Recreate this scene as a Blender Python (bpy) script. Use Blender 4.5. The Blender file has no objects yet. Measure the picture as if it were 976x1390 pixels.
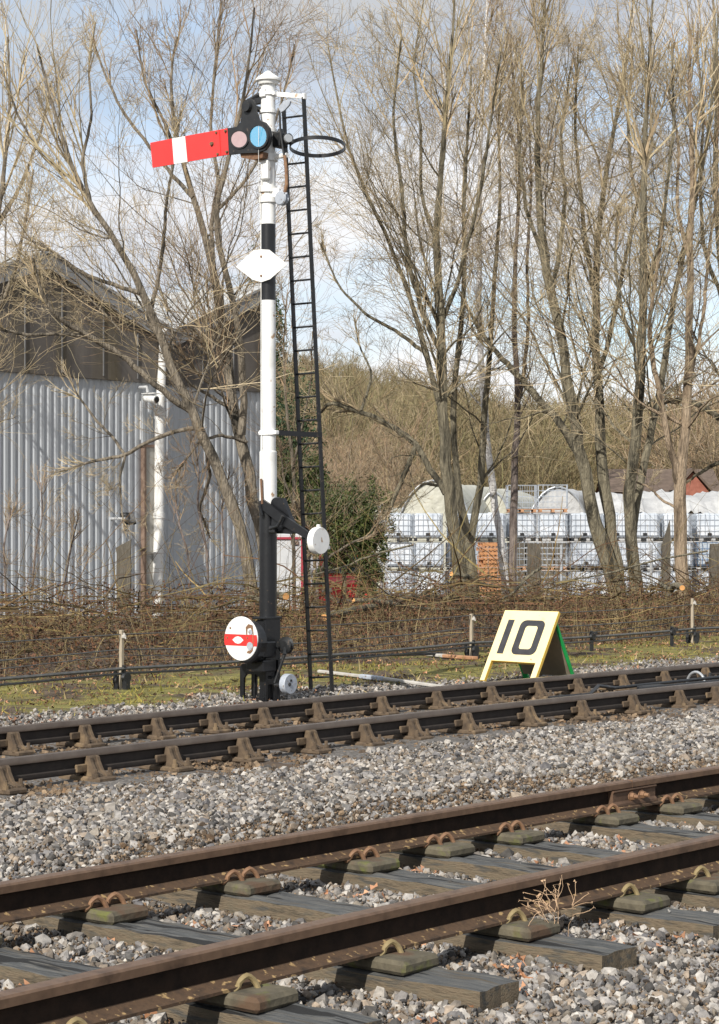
import bpy, math
import numpy as np
from math import radians, sin, cos, pi
rng = np.random.default_rng(7)
S = bpy.context.scene

# ------------------------------------------------------------------ camera, sky, sun
CAMH = 1.38
FPX, CX, HY = 2803.0, 488.0, 725.0
cd = bpy.data.cameras.new('camera'); cam = bpy.data.objects.new('camera', cd)
S.collection.objects.link(cam); S.camera = cam
cam.location = (0, 0, CAMH); cam.rotation_euler = (radians(90), 0, 0)
cd.sensor_fit = 'HORIZONTAL'; cd.sensor_width = 36; cd.lens = 36 * FPX / 976
cd.shift_y = 30 / 976; cd.clip_start = 0.1; cd.clip_end = 5000
SUN_AZ = np.array([-.47, -.88]); SUN_AZ = SUN_AZ / np.linalg.norm(SUN_AZ)
SUN_EL = radians(36)
ld = bpy.data.lights.new('sun', 'SUN'); ld.energy = 4.6; ld.angle = radians(.53); ld.color = (1, .95, .87)
sun = bpy.data.objects.new('sun', ld); S.collection.objects.link(sun)
from mathutils import Vector, Matrix
tosun = Vector((SUN_AZ[0] * cos(SUN_EL), SUN_AZ[1] * cos(SUN_EL), sin(SUN_EL)))
sun.rotation_euler = tosun.to_track_quat('Z', 'Y').to_euler()
S.view_settings.view_transform = 'Standard'; S.view_settings.look = 'None'
S.view_settings.exposure = 0.22; S.view_settings.gamma = 1
S.view_settings.use_curve_mapping = False

wd = bpy.data.worlds.new('World'); S.world = wd; wd.use_nodes = True
nt = wd.node_tree; nt.nodes.clear()
def N(t, **k):
    n = nt.nodes.new(t)
    for a, b in k.items(): setattr(n, a, b)
    return n
wo = N('ShaderNodeOutputWorld'); bg = N('ShaderNodeBackground'); bg.inputs[1].default_value = .1
sk = N('ShaderNodeTexSky', sky_type='NISHITA'); sk.sun_disc = False
sk.sun_elevation = SUN_EL; sk.sun_rotation = math.atan2(SUN_AZ[0], SUN_AZ[1])
tc = N('ShaderNodeTexCoord')
mp = N('ShaderNodeMapping'); mp.inputs['Scale'].default_value = (1, 1, 2.4); mp.inputs['Location'].default_value = (.35, .1, .22)
nt.links.new(tc.outputs['Generated'], mp.inputs[0])
n1 = N('ShaderNodeTexNoise'); n1.inputs['Scale'].default_value = 5.2; n1.inputs['Detail'].default_value = 9; n1.inputs['Roughness'].default_value = .55
nt.links.new(mp.outputs[0], n1.inputs['Vector'])
n2 = N('ShaderNodeTexNoise'); n2.inputs['Scale'].default_value = 3.1; n2.inputs['Detail'].default_value = 5
mp2 = N('ShaderNodeMapping'); mp2.inputs['Scale'].default_value = (1, 1, 2); mp2.inputs['Location'].default_value = (4.3, 2.2, 1.0)
nt.links.new(tc.outputs['Generated'], mp2.inputs[0]); nt.links.new(mp2.outputs[0], n2.inputs['Vector'])
def ramp(src, stops):
    r = N('ShaderNodeValToRGB'); e = r.color_ramp.elements
    while len(e) < len(stops): e.new(.5)
    for el, (p, c) in zip(e, stops): el.position = p; el.color = (*c, 1)
    nt.links.new(src, r.inputs[0]); return r.outputs[0]
sx = N('ShaderNodeSeparateXYZ'); nt.links.new(tc.outputs['Generated'], sx.inputs[0])
# brightness of the cloud deck: bright towards the horizon, grey base overhead, broken by noise
ad = N('ShaderNodeMath', operation='MULTIPLY_ADD'); ad.inputs[1].default_value = -1.9
nt.links.new(sx.outputs['Z'], ad.inputs[0]); nt.links.new(n2.outputs[0], ad.inputs[2])
cl = ramp(ad.outputs[0], [(-.0, (5.2, 5.4, 5.7)), (.09, (4.4, 4.8, 5.5)), (.20, (6.6, 6.9, 7.5)), (.30, (8.8, 8.8, 8.9))])
mk = ramp(n1.outputs[0], [(.33, (0, 0, 0)), (.50, (1, 1, 1))])
blue = N('ShaderNodeMixRGB', blend_type='MULTIPLY'); blue.inputs[0].default_value = 1
nt.links.new(sk.outputs[0], blue.inputs[1]); blue.inputs[2].default_value = (1.0, 1.05, 1.1, 1)
bl2 = N('ShaderNodeMixRGB', blend_type='ADD'); bl2.inputs[0].default_value = 1
nt.links.new(blue.outputs[0], bl2.inputs[1]); bl2.inputs[2].default_value = (1.9, 2.2, 2.5, 1)
mx = N('ShaderNodeMixRGB'); nt.links.new(mk, mx.inputs[0]); nt.links.new(bl2.outputs[0], mx.inputs[1]); nt.links.new(cl, mx.inputs[2])
nt.links.new(mx.outputs[0], bg.inputs[0]); nt.links.new(bg.outputs[0], wo.inputs[0])

# ------------------------------------------------------------------ picture <-> place
def W(px, py, Y): return np.array([(px - CX) * Y / FPX, Y, CAMH + (HY - py) * Y / FPX])
def G(px, py, z): Y = FPX * (CAMH - z) / (py - HY); return W(px, py, Y)
def GX(px, Y, z): return np.array([(px - CX) * Y / FPX, Y, z])
def onplane(px, py, P0, n):
    d = np.array([(px - CX) / FPX, 1, (HY - py) / FPX]); o = np.array([0, 0, CAMH])
    t = np.dot(np.asarray(P0) - o, n) / np.dot(d, n); return o + d * t
TH = radians(38.8)
DV = np.array([sin(TH), cos(TH), 0]); NV = np.array([-cos(TH), sin(TH), 0]); UP = np.array([0, 0, 1.])

# ------------------------------------------------------------------ geometry store
class Geo:
    def __init__(s): s.v = []; s.q = []; s.t = []; s.qm = []; s.tm = []; s.n = 0; s.ng = []
    def add(s, V, Q=None, T=None, m=0):
        V = np.asarray(V, float).reshape(-1, 3)
        if Q is not None and len(Q): Q = np.asarray(Q, int).reshape(-1, 4); s.q.append(Q + s.n); s.qm.append(np.full(len(Q), m))
        if T is not None and len(T): T = np.asarray(T, int).reshape(-1, 3); s.t.append(T + s.n); s.tm.append(np.full(len(T), m))
        s.v.append(V); s.n += len(V); return s
    def ngon(s, V, faces, m=0):
        V = np.asarray(V, float); s.v.append(V)
        for f in faces: s.ng.append(([i + s.n for i in f], m))
        s.n += len(V); return s
    def box(s, c, size, ax=None, m=0, bev=0):
        c = np.asarray(c, float); h = np.asarray(size, float) / 2
        A = np.eye(3) if ax is None else np.asarray(ax, float)
        if bev <= 0:
            L = np.array([[x, y, z] for x in (-1, 1) for y in (-1, 1) for z in (-1, 1)]) * h
            Q = [(0, 1, 3, 2), (4, 6, 7, 5), (0, 4, 5, 1), (2, 3, 7, 6), (0, 2, 6, 4), (1, 5, 7, 3)]
            return s.add(L @ A + c, Q, m=m)
        b = min(bev, *(h * .9)); P = []
        for x in (-1, 1):
            for y in (-1, 1):
                for z in (-1, 1):
                    P += [(x * h[0], y * (h[1] - b), z * (h[2] - b)), (x * (h[0] - b), y * h[1], z * (h[2] - b)), (x * (h[0] - b), y * (h[1] - b), z * h[2])]
        i = lambda x, y, z, k: ((x * 2 + y) * 2 + z) * 3 + k
        F = []; T = []
        for a in (0, 1):
            F.append((i(a,0,0,0), i(a,1,0,0), i(a,1,1,0), i(a,0,1,0))[::1 if a else -1])
            F.append((i(0,a,0,1), i(1,a,0,1), i(1,a,1,1), i(0,a,1,1))[::-1 if a else 1])
            F.append((i(0,0,a,2), i(1,0,a,2), i(1,1,a,2), i(0,1,a,2))[::1 if a else -1])
            for c2 in (0, 1):
                F.append((i(a,c2,0,0), i(a,c2,1,0), i(a,c2,1,1), i(a,c2,0,1)))
                F.append((i(a,0,c2,0), i(a,1,c2,0), i(a,1,c2,2), i(a,0,c2,2)))
                F.append((i(0,a,c2,1), i(1,a,c2,1), i(1,a,c2,2), i(0,a,c2,2)))
        for x in (0, 1):
            for y in (0, 1):
                for z in (0, 1): T.append((i(x,y,z,0), i(x,y,z,1), i(x,y,z,2)))
        return s.add(np.array(P) @ A + c, F, T, m)
    def tube(s, pts, r, k=8, m=0, cap=True):
        P = np.asarray(pts, float); R = np.broadcast_to(np.asarray(r, float), (len(P),))
        T = np.gradient(P, axis=0); T /= np.linalg.norm(T, axis=1)[:, None] + 1e-12
        ref = np.array([.0123, .0345, 1.]) if abs(T[:, 2]).mean() < .8 else np.array([1., .02, .03])
        U = np.cross(T, ref); U /= np.linalg.norm(U, axis=1)[:, None]; Vv = np.cross(T, U)
        a = np.arange(k) * 2 * pi / k
        V = P[:, None] + R[:, None, None] * (np.cos(a)[None, :, None] * U[:, None] + np.sin(a)[None, :, None] * Vv[:, None])
        n = len(P); I = (np.arange(n - 1)[:, None] * k + np.arange(k)[None]); J = (np.arange(n - 1)[:, None] * k + (np.arange(k)[None] + 1) % k)
        Q = np.stack([I, J, J + k, I + k], -1).reshape(-1, 4)
        V = V.reshape(-1, 3); T3 = []
        if cap:
            V = np.vstack([V, P[0], P[-1]]); c0 = n * k
            for j in range(k): T3 += [(c0, (j + 1) % k, j), (c0 + 1, (n - 1) * k + j, (n - 1) * k + (j + 1) % k)]
        return s.add(V, Q, T3, m)
    def cyl(s, p0, p1, r0, r1=None, k=16, m=0):
        return s.tube([p0, p1], [r0, r0 if r1 is None else r1], k, m)
    def prism(s, poly, o, ux, uy, un, t, m=0):
        """poly (u,v) in the plane o+u*ux+v*uy, thickness t along un"""
        o, ux, uy, un = map(lambda a: np.asarray(a, float), (o, ux, uy, un)); P = np.asarray(poly, float); n = len(P)
        A = o + P[:, :1] * ux + P[:, 1:2] * uy; B = A + un * t
        F = [list(range(n)), list(range(n, 2 * n))[::-1]] + [[i, i + n, (i + 1) % n + n, (i + 1) % n] for i in range(n)]
        return s.ngon(np.vstack([A, B]), F, m)
    def lathe(s, prof, o, k=24, m=0, axis=None):
        if axis is None: ux, uy, uz = np.eye(3)
        else:
            uz = np.asarray(axis, float); ux = np.cross(uz, [0.03, .02, 1]) ; ux /= np.linalg.norm(ux); uy = np.cross(uz, ux)
        a = np.arange(k) * 2 * pi / k; V = []
        for r, z in prof: V.append(np.asarray(o) + r * (np.cos(a)[:, None] * ux + np.sin(a)[:, None] * uy) + z * uz)
        n = len(prof); I = (np.arange(n - 1)[:, None] * k + np.arange(k)[None]); J = (np.arange(n - 1)[:, None] * k + (np.arange(k)[None] + 1) % k)
        return s.add(np.vstack(V), np.stack([I, J, J + k, I + k], -1).reshape(-1, 4), m=m)
def tubes(g, P, R, k=3, m=0):
    M, n, _ = P.shape
    T = np.gradient(P, axis=1); T /= np.linalg.norm(T, axis=2, keepdims=True) + 1e-12
    ref = rng.normal(size=(M, 1, 3)); ref /= np.linalg.norm(ref, axis=2, keepdims=True)
    par = np.abs((ref * T[:, :1]).sum(-1)) > .9; ref[par[:, 0]] = np.roll(ref[par[:, 0]], 1, axis=-1)
    U = np.cross(T, ref); U /= np.linalg.norm(U, axis=2, keepdims=True) + 1e-9; Vv = np.cross(T, U)
    a = np.arange(k) * 2 * pi / k
    V = P[:, :, None] + R[:, :, None, None] * (np.cos(a)[:, None] * U[:, :, None] + np.sin(a)[:, None] * Vv[:, :, None])
    I = np.arange(n - 1)[:, None] * k + np.arange(k)[None]; J = np.arange(n - 1)[:, None] * k + (np.arange(k)[None] + 1) % k
    Q = np.stack([I, J, J + k, I + k], -1).reshape(-1, 4)
    Q = (Q[None] + (np.arange(M) * n * k)[:, None, None]).reshape(-1, 4)
    g.add(V.reshape(-1, 3), Q, m=m)
def scatter(g, base_v, base_t, pos, scale, m=0, quads=False, flat=None, tilt=None):
    """copies of a small shape with random rotation; scale (M,) or (M,3)"""
    M = len(pos)
    q = rng.normal(size=(M, 4)); 
    if tilt is not None:
        q = np.zeros((M, 4)); a = rng.uniform(0, 2 * pi, M); q[:, 0] = np.cos(a / 2); q[:, 3] = np.sin(a / 2); q[:, 1:3] = rng.normal(size=(M, 2)) * tilt
    q /= np.linalg.norm(q, axis=1)[:, None]; w, x, y, z = q.T
    Rm = np.stack([1-2*(y*y+z*z), 2*(x*y-z*w), 2*(x*z+y*w), 2*(x*y+z*w), 1-2*(x*x+z*z), 2*(y*z-x*w), 2*(x*z-y*w), 2*(y*z+x*w), 1-2*(x*x+y*y)], -1).reshape(M, 3, 3)
    sc = np.asarray(scale); sc = sc[:, None, None] if sc.ndim == 1 else sc[:, None, :]
    bi = rng.integers(0, len(base_v), M); B = np.asarray(base_v)[bi] * sc
    V = np.einsum('mij,mkj->mki', Rm, B) + pos[:, None]
    if flat is not None: V[:, :, 2] = pos[:, None, 2] + (V[:, :, 2] - pos[:, None, 2]) * flat
    nv = B.shape[1]; F = (np.asarray(base_t)[None] + (np.arange(M) * nv)[:, None, None])
    if quads: g.add(V.reshape(-1, 3), F.reshape(-1, 4), m=m)
    else: g.add(V.reshape(-1, 3), None, F.reshape(-1, 3), m=m)

ORG = {}
def build(name, g, mats, parent=None, org=None, smooth=False):
    V = np.vstack(g.v)
    if parent is not None: V = V - ORG.get(parent.name, np.zeros(3))
    elif org is not None: V = V - np.asarray(org)
    me = bpy.data.meshes.new(name); me.vertices.add(len(V)); me.vertices.foreach_set('co', V.astype(np.float32).ravel())
    li = []; ls = []; mi = []; off = 0
    if g.q: Q = np.vstack(g.q); li.append(Q.ravel()); ls.append(np.arange(len(Q)) * 4); off = Q.size; mi.append(np.concatenate(g.qm))
    if g.t: T = np.vstack(g.t); li.append(T.ravel()); ls.append(off + np.arange(len(T)) * 3); off += T.size; mi.append(np.concatenate(g.tm))
    for f, m in g.ng: li.append(np.array(f)); ls.append(np.array([off])); off += len(f); mi.append(np.array([m]))
    li = np.concatenate(li); ls = np.concatenate(ls); mi = np.concatenate(mi)
    me.loops.add(len(li)); me.loops.foreach_set('vertex_index', li.astype(np.int32))
    me.polygons.add(len(ls)); me.polygons.foreach_set('loop_start', ls.astype(np.int32)); me.polygons.foreach_set('material_index', mi.astype(np.int32))
    me.polygons.foreach_set('use_smooth', np.full(len(ls), bool(smooth)))
    me.update(calc_edges=True); me.validate()
    for m in (mats if isinstance(mats, (list, tuple)) else [mats]): me.materials.append(m)
    if smooth: me.set_sharp_from_angle(angle=radians(38))
    o = bpy.data.objects.new(name, me); S.collection.objects.link(o)
    if parent is not None: o.parent = parent; ORG[o.name] = ORG.get(parent.name, np.zeros(3))
    elif org is not None: o.location = org; ORG[o.name] = np.asarray(org, float)
    else: ORG[o.name] = np.zeros(3)
    return o
def tag(o, label=None, cat=None, group=None, kind=None):
    for k, v in (('label', label), ('category', cat), ('group', group), ('kind', kind)):
        if v: o[k] = v
    return o
def thing(name, label, cat, loc=(0, 0, 0), rz=0, group=None):
    o = bpy.data.objects.new(name, None); S.collection.objects.link(o); o.empty_display_size = .2
    o.location = loc; o.rotation_euler = (0, 0, rz); ORG[o.name] = np.zeros(3) if rz else np.asarray(loc, float)
    return tag(o, label, cat, group)
def copy_tree(o, parent=None):
    c = o.copy(); S.collection.objects.link(c); c.parent = parent
    for ch in list(o.children): copy_tree(ch, c)
    return c

# ------------------------------------------------------------------ materials
def mat(name, cols, scale=8, rough=.75, metal=0, bump=.0, bscale=40, detail=6, dist=None, island=None, stretch=None, spec=.5, spots=None, coords='Object', trans=0, orand=False):
    m = bpy.data.materials.new(name); m.use_nodes = True; t = m.node_tree; b = t.nodes['Principled BSDF']
    L = t.links.new; b.inputs['Roughness'].default_value = rough; b.inputs['Metallic'].default_value = metal
    b.inputs['Specular IOR Level'].default_value = spec
    tcn = t.nodes.new('ShaderNodeTexCoord'); vec = tcn.outputs[coords]
    if orand:
        oi = t.nodes.new('ShaderNodeObjectInfo'); mu = t.nodes.new('ShaderNodeMath'); mu.operation = 'MULTIPLY'; mu.inputs[1].default_value = 37.; L(oi.outputs['Random'], mu.inputs[0])
        va = t.nodes.new('ShaderNodeVectorMath'); va.operation = 'ADD'; L(vec, va.inputs[0]); L(mu.outputs[0], va.inputs[1]); vec = va.outputs[0]
    if stretch:
        mpn = t.nodes.new('ShaderNodeMapping'); mpn.inputs['Scale'].default_value = stretch; L(vec, mpn.inputs[0]); vec = mpn.outputs[0]
    nz = t.nodes.new('ShaderNodeTexNoise'); nz.inputs['Scale'].default_value = scale; nz.inputs['Detail'].default_value = detail; nz.inputs['Roughness'].default_value = .62
    L(vec, nz.inputs['Vector'])
    def rmp(src, stops):
        r = t.nodes.new('ShaderNodeValToRGB'); e = r.color_ramp.elements
        while len(e) < len(stops): e.new(.5)
        for el, (p, c) in zip(e, stops): el.position = p; el.color = (*c, 1)
        L(src, r.inputs[0]); return r.outputs[0]
    n = len(cols)
    col = rmp(nz.outputs[0], [(.3 + .4 * i / max(1, n - 1), c) for i, c in enumerate(cols)]) if n > 1 else None
    if col is None:
        rg = t.nodes.new('ShaderNodeRGB'); rg.outputs[0].default_value = (*cols[0], 1); col = rg.outputs[0]
    if island:
        ge = t.nodes.new('ShaderNodeNewGeometry'); ic = rmp(ge.outputs['Random Per Island'], [(i / max(1, len(island) - 1), c) for i, c in enumerate(island)])
        mxn = t.nodes.new('ShaderNodeMixRGB'); mxn.blend_type = 'MULTIPLY'; mxn.inputs[0].default_value = 1; L(col, mxn.inputs[1]); L(ic, mxn.inputs[2]); col = mxn.outputs[0]
    if spots:
        for sc2, lo, hi, c in spots:
            n3 = t.nodes.new('ShaderNodeTexNoise'); n3.inputs['Scale'].default_value = sc2; n3.inputs['Detail'].default_value = 5; L(vec, n3.inputs['Vector'])
            f = rmp(n3.outputs[0], [(lo, (0, 0, 0)), (hi, (1, 1, 1))])
            mm = t.nodes.new('ShaderNodeMixRGB'); L(f, mm.inputs[0]); L(col, mm.inputs[1]); mm.inputs[2].default_value = (*c, 1); col = mm.outputs[0]
    L(col, b.inputs['Base Color'])
    if bump:
        nb = t.nodes.new('ShaderNodeTexNoise'); nb.inputs['Scale'].default_value = bscale; nb.inputs['Detail'].default_value = 5; L(vec, nb.inputs['Vector'])
        bp = t.nodes.new('ShaderNodeBump'); bp.inputs['Strength'].default_value = bump; bp.inputs['Distance'].default_value = dist or .01
        L(nb.outputs[0], bp.inputs['Height']); L(bp.outputs[0], b.inputs['Normal'])
    if trans:
        b.inputs['Transmission Weight'].default_value = trans
    return m
M = {}
M['white'] = mat('white_paint', [(.72, .73, .73), (.82, .82, .8), (.78, .78, .77)], 9, .45, bump=.15, bscale=30, dist=.004, spots=[(4, .5, .75, (.6, .59, .55)), (14, .64, .70, (.4, .27, .17))])
M['whiteclean'] = mat('white_enamel', [(.76, .76, .74), (.82, .82, .8)], 6, .42, spots=[(5, .55, .75, (.6, .57, .5)), (26, .69, .73, (.4, .22, .12))])
M['black'] = mat('black_paint', [(.007, .0075, .009), (.013, .014, .016)], 9, .34, bump=.25, bscale=35, dist=.004, spots=[(22, .68, .75, (.09, .06, .04))])
M['blackworn'] = mat('weathered_black_steel', [(.010, .011, .013), (.024, .025, .026)], 12, .45, spots=[(30, .64, .72, (.12, .09, .07))])
M['red'] = mat('red_enamel', [(.68, .035, .032), (.76, .045, .04)], 5, .35, spots=[(18, .72, .78, (.25, .08, .04))])
M['rustbolt'] = mat('rusty_bolt', [(.12, .06, .035), (.2, .11, .06)], 40, .8)
M['pinklens'] = mat('pink_lens_glass', [(.40, .28, .29), (.48, .35, .35)], 12, .2, spec=.6)
m = bpy.data.materials.new('blue_lens_glass'); m.use_nodes = True; b_ = m.node_tree.nodes['Principled BSDF']
b_.inputs['Base Color'].default_value = (.02, .34, .58, 1); b_.inputs['Roughness'].default_value = .15; b_.inputs['Transmission Weight'].default_value = .35
M['bluelens'] = m
M['greypaint'] = mat('grey_painted_iron', [(.3, .33, .38), (.42, .45, .5)], 20, .5, bump=.2, spots=[(25, .62, .68, (.2, .15, .1))])
M['yellow'] = mat('sunlit_yellow_paint', [(.80, .66, .35), (.86, .73, .42)], 5, .5, spots=[(9, .62, .72, (.62, .5, .28)), (30, .70, .73, (.3, .24, .15))])  # yellow paint paled to cream, strong sunlight put into the colour
M['yedge'] = mat('yellow_paint', [(.8, .5, .07), (.86, .58, .1)], 6, .5)
M['green'] = mat('green_paint', [(.01, .3, .06), (.015, .38, .09)], 6, .5)
M['sooty'] = mat('black_numeral_paint', [(.02, .02, .025), (.04, .04, .045)], 20, .6)
M['ply'] = mat('bare_plywood', [(.16, .14, .1), (.24, .2, .14)], 6, .8)
M['railtopA'] = mat('rusty_rail_head', [(.09, .055, .036), (.20, .125, .08), (.13, .08, .052)], 7, .45, metal=.35, stretch=(1, 1, 1), bump=.15, bscale=60, dist=.002)
M['railwebA'] = mat('shaded_rusty_rail_web', [(.012, .008, .006), (.03, .018, .012)], 14, .9, spec=.2, bump=.4, bscale=50, dist=.004)  # dark rust taken near black, shade under the rail head painted in
M['railfootA'] = mat('speckled_rail_foot', [(.035, .022, .014), (.09, .052, .028), (.05, .03, .018)], 16, .85, bump=.5, bscale=60, dist=.005, spots=[(30, .6, .66, (.36, .24, .11))])  # dark brown with scattered golden speckles
M['jointp'] = mat('rusty_joint_plate', [(.06, .035, .022), (.13, .075, .045)], 10, .8, bump=.3)
M['railtopB'] = mat('dark_worn_rail_head', [(.13, .10, .08), (.2, .16, .13)], 6, .36, metal=.6, bump=.1)
M['railwebB'] = mat('dark_rail_web', [(.018, .014, .012), (.04, .03, .024)], 14, .85)  # web and foot darker than the head
M['chair'] = mat('rust_brown_cast_iron', [(.06, .042, .028), (.15, .105, .065)], 14, .85, bump=.4, bscale=40, dist=.005, orand=True, spots=[(6, .55, .66, (.2, .14, .08))])
M['clip'] = mat('rusty_spring_clip', [(.16, .085, .05), (.30, .17, .09)], 25, .7, metal=.1)
M['clipy'] = mat('lichened_spring_clip', [(.2, .15, .07), (.31, .24, .12)], 25, .75)
M['plate'] = mat('mossy_baseplate', [(.06, .052, .036), (.14, .12, .08)], 12, .9, bump=.6, bscale=30, dist=.01, spots=[(11, .58, .70, (.12, .125, .035)), (5, .55, .65, (.10, .06, .035))], orand=True)
def wood_mat(name, c1, c2, side, spots=None):
    """weathered sleeper: grey grain on every face, streaks along y"""
    return mat(name, [c1, c2, side], 5, .85, bump=.7, bscale=14, dist=.012, stretch=(14, 1.1, 14), spots=spots, orand=True)
M['sleeperA'] = wood_mat('weathered_sleeper_timber', (.035, .037, .038), (.085, .088, .088), (.15, .14, .12), spots=[(2.2, .55, .7, (.10, .08, .055)), (1.3, .56, .585, (.012, .012, .012))])
M['sleeperAs'] = mat('brown_sleeper_flank', [(.06, .05, .035), (.15, .115, .075), (.11, .095, .065)], 5, .9, bump=.6, bscale=20, dist=.01, stretch=(8, 1.5, 8), spots=[(4, .55, .66, (.07, .065, .055))], orand=True)
M['sleeperB'] = wood_mat('oily_brown_sleeper_timber', (.045, .03, .022), (.085, .06, .042), (.12, .09, .06))
STONE = [(.07, .07, .075), (.13, .125, .12), (.5, .48, .46), (.24, .24, .26), (.78, .76, .74), (.4, .36, .3), (.2, .2, .22), (.62, .61, .6), (.9, .87, .82), (.25, .21, .17), (.62, .52, .42), (.10, .1, .1), (.42, .42, .42)]
M['stone'] = mat('ballast_stone', [(.34, .325, .31), (.70, .67, .63)], 40, .88, island=STONE, bump=.4, bscale=120, dist=.003)
M['stonebrown'] = mat('rust_dusted_stone', [(.2, .16, .115), (.44, .36, .27)], 60, .9, island=[(c[0] * 1.0, c[1] * .9, c[2] * .8) for c in STONE], bump=.3, bscale=120, dist=.003)
M['wood'] = mat('weathered_post_timber', [(.07, .06, .045), (.16, .14, .11)], 6, .9, bump=.8, bscale=14, dist=.02, stretch=(10, 10, 1))
M['postwood'] = mat('pale_stake', [(.3, .25, .18), (.42, .36, .27)], 8, .85, stretch=(8, 8, 1))
M['concrete'] = mat('pale_concrete', [(.34, .32, .29), (.5, .48, .44)], 12, .9, bump=.3)
M['galv'] = mat('galvanised_steel', [(.38, .4, .42), (.5, .52, .54)], 12, .5, metal=.5)
M['cable'] = mat('black_cable_sheath', [(.07, .07, .068), (.13, .13, .125)], 20, .6)
def bark(name, c1, c2, c3, spots=None): return mat(name, [c1, c2, c3], 6, .92, bump=1, bscale=14, dist=.05, stretch=(3.5, 3.5, .6), spots=[(2.2, .5, .64, tuple(x * .5 for x in c1))])
M['bark1'] = bark('willow_bark', (.10, .085, .063), (.215, .18, .135), (.30, .26, .2))
M['bark2'] = bark('mossy_bark', (.09, .08, .055), (.20, .175, .12), (.28, .25, .175))
M['bark3'] = bark('beige_bark', (.2, .145, .095), (.33, .25, .17), (.4, .31, .22))
M['bark4'] = bark('purple_grey_bark', (.13, .1, .09), (.22, .18, .16), (.28, .23, .2))
M['birch'] = mat('white_birch_bark', [(.3, .27, .24), (.7, .68, .66), (.76, .74, .72)], 5, .8, stretch=(1.5, 1.5, 6), bump=.3, dist=.01, spots=[(9, .6, .66, (.07, .06, .05))])
M['twig'] = mat('tan_twigs', [(.38, .32, .225), (.58, .50, .37)], 3, .85, island=[(.45, .42, .38), (1, .95, .85), (.7, .68, .55), (1, .88, .75)])
M['twigd'] = mat('brown_twigs', [(.22, .17, .125), (.38, .31, .23)], 3, .85, island=[(.6, .58, .55), (1, .95, .85), (.85, .8, .6), (1, .8, .7)])
M['bramble'] = mat('bramble_stems', [(.11, .088, .052), (.29, .235, .14)], 3, .85, island=[(.3, .22, .2), (1, .98, .7), (.4, .3, .28), (.7, .42, .32), (1.3, 1.25, .8), (.35, .3, .22), (.4, .25, .2), (1.7, 1.5, .95), (.3, .25, .2), (.6, .5, .3), (.25, .2, .18)])
M['straw'] = mat('dry_pale_stems', [(.26, .2, .11), (.42, .34, .2)], 3, .9, island=[(.5, .45, .4), (1, 1, .9), (.75, .7, .55)])
M['deadleaf'] = mat('dead_leaves', [(.075, .042, .026), (.20, .115, .065)], 12, .85, island=[(.25, .2, .2), (.4, .35, .3), (1, .85, .75), (.7, .5, .4), (1.2, 1.0, .8), (.5, .45, .4)])
M['tanleaf'] = mat('fallen_oak_leaves', [(.34, .18, .11), (.6, .37, .24)], 12, .7, island=[(.7, .6, .55), (1.1, 1, .9), (.8, .65, .5), (1.2, 1.1, 1.0)])
M['grass'] = mat('moss_and_grass', [(.14, .135, .03), (.29, .26, .065)], 3, .85, island=[(.8, .9, .6), (1.3, 1.2, .8), (1.0, .95, 1.2), (1.5, 1.2, 1.3), (.6, .7, .5)])
M['ivy'] = mat('evergreen_leaves', [(.03, .045, .014), (.085, .105, .03)], 2.5, .6, island=[(.5, .6, .4), (1, 1, .8), (1.4, 1.3, .8), (.7, .8, .6)])
M['conifer'] = mat('conifer_foliage', [(.02, .045, .02), (.05, .085, .03)], 3, .7, island=[(.6, .7, .6), (1.2, 1.2, 1)])
def ground_mat():
    m = bpy.data.materials.new('trackside_ground'); m.use_nodes = True; t = m.node_tree; b = t.nodes['Principled BSDF']; L = t.links.new
    b.inputs['Roughness'].default_value = .95
    at = t.nodes.new('ShaderNodeAttribute'); at.attribute_name = 'zone'
    tcn = t.nodes.new('ShaderNodeTexCoord')
    def noise(s, d=6):
        n = t.nodes.new('ShaderNodeTexNoise'); n.inputs['Scale'].default_value = s; n.inputs['Detail'].default_value = d; L(tcn.outputs['Object'], n.inputs['Vector']); return n.outputs[0]
    def rmp(src, stops):
        r = t.nodes.new('ShaderNodeValToRGB'); e = r.color_ramp.elements
        while len(e) < len(stops): e.new(.5)
        for el, (p, c) in zip(e, stops): el.position = p; el.color = (*c, 1)
        L(src, r.inputs[0]); return r.outputs[0]
    def mix(f, a, c):
        mm = t.nodes.new('ShaderNodeMixRGB'); L(f, mm.inputs[0]); L(a, mm.inputs[1]); L(c, mm.inputs[2]); return mm.outputs[0]
    bal = rmp(noise(45), [(.3, (.05, .045, .04)), (.5, (.12, .11, .1)), (.7, (.26, .24, .22))])
    earth = rmp(noise(14), [(.3, (.025, .018, .012)), (.5, (.075, .052, .034)), (.7, (.17, .12, .08))])
    moss = rmp(noise(9), [(.3, (.07, .065, .018)), (.5, (.17, .15, .04)), (.62, (.22, .2, .05)), (.75, (.25, .2, .09))])
    gmask = rmp(noise(1.3, 7), [(.42, (0, 0, 0)), (.51, (1, 1, 1))])
    em = mix(gmask, earth, moss)
    sp = t.nodes.new('ShaderNodeSeparateColor'); L(at.outputs['Color'], sp.inputs[0])
    c = mix(sp.outputs[0], earth, em); c = mix(sp.outputs[1], c, bal)
    L(c, b.inputs['Base Color'])
    bp = t.nodes.new('ShaderNodeBump'); bp.inputs['Strength'].default_value = .8; bp.inputs['Distance'].default_value = .03; L(noise(30), bp.inputs['Height']); L(bp.outputs[0], b.inputs['Normal'])
    return m
M['ground'] = ground_mat()
M['hill'] = mat('wooded_hillside_floor', [(.10, .085, .05), (.17, .145, .09), (.13, .125, .065)], .08, .95)  # paler floor colour carries the haze of distance
M['farwood'] = mat('far_bare_wood', [(.17, .145, .10), (.30, .255, .175)], .05, .9, island=[(.6, .6, .5), (1.1, 1, .85), (.85, .9, .6), (1.1, .9, .7)])  # twig colour lightened to stand in for far haze
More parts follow.
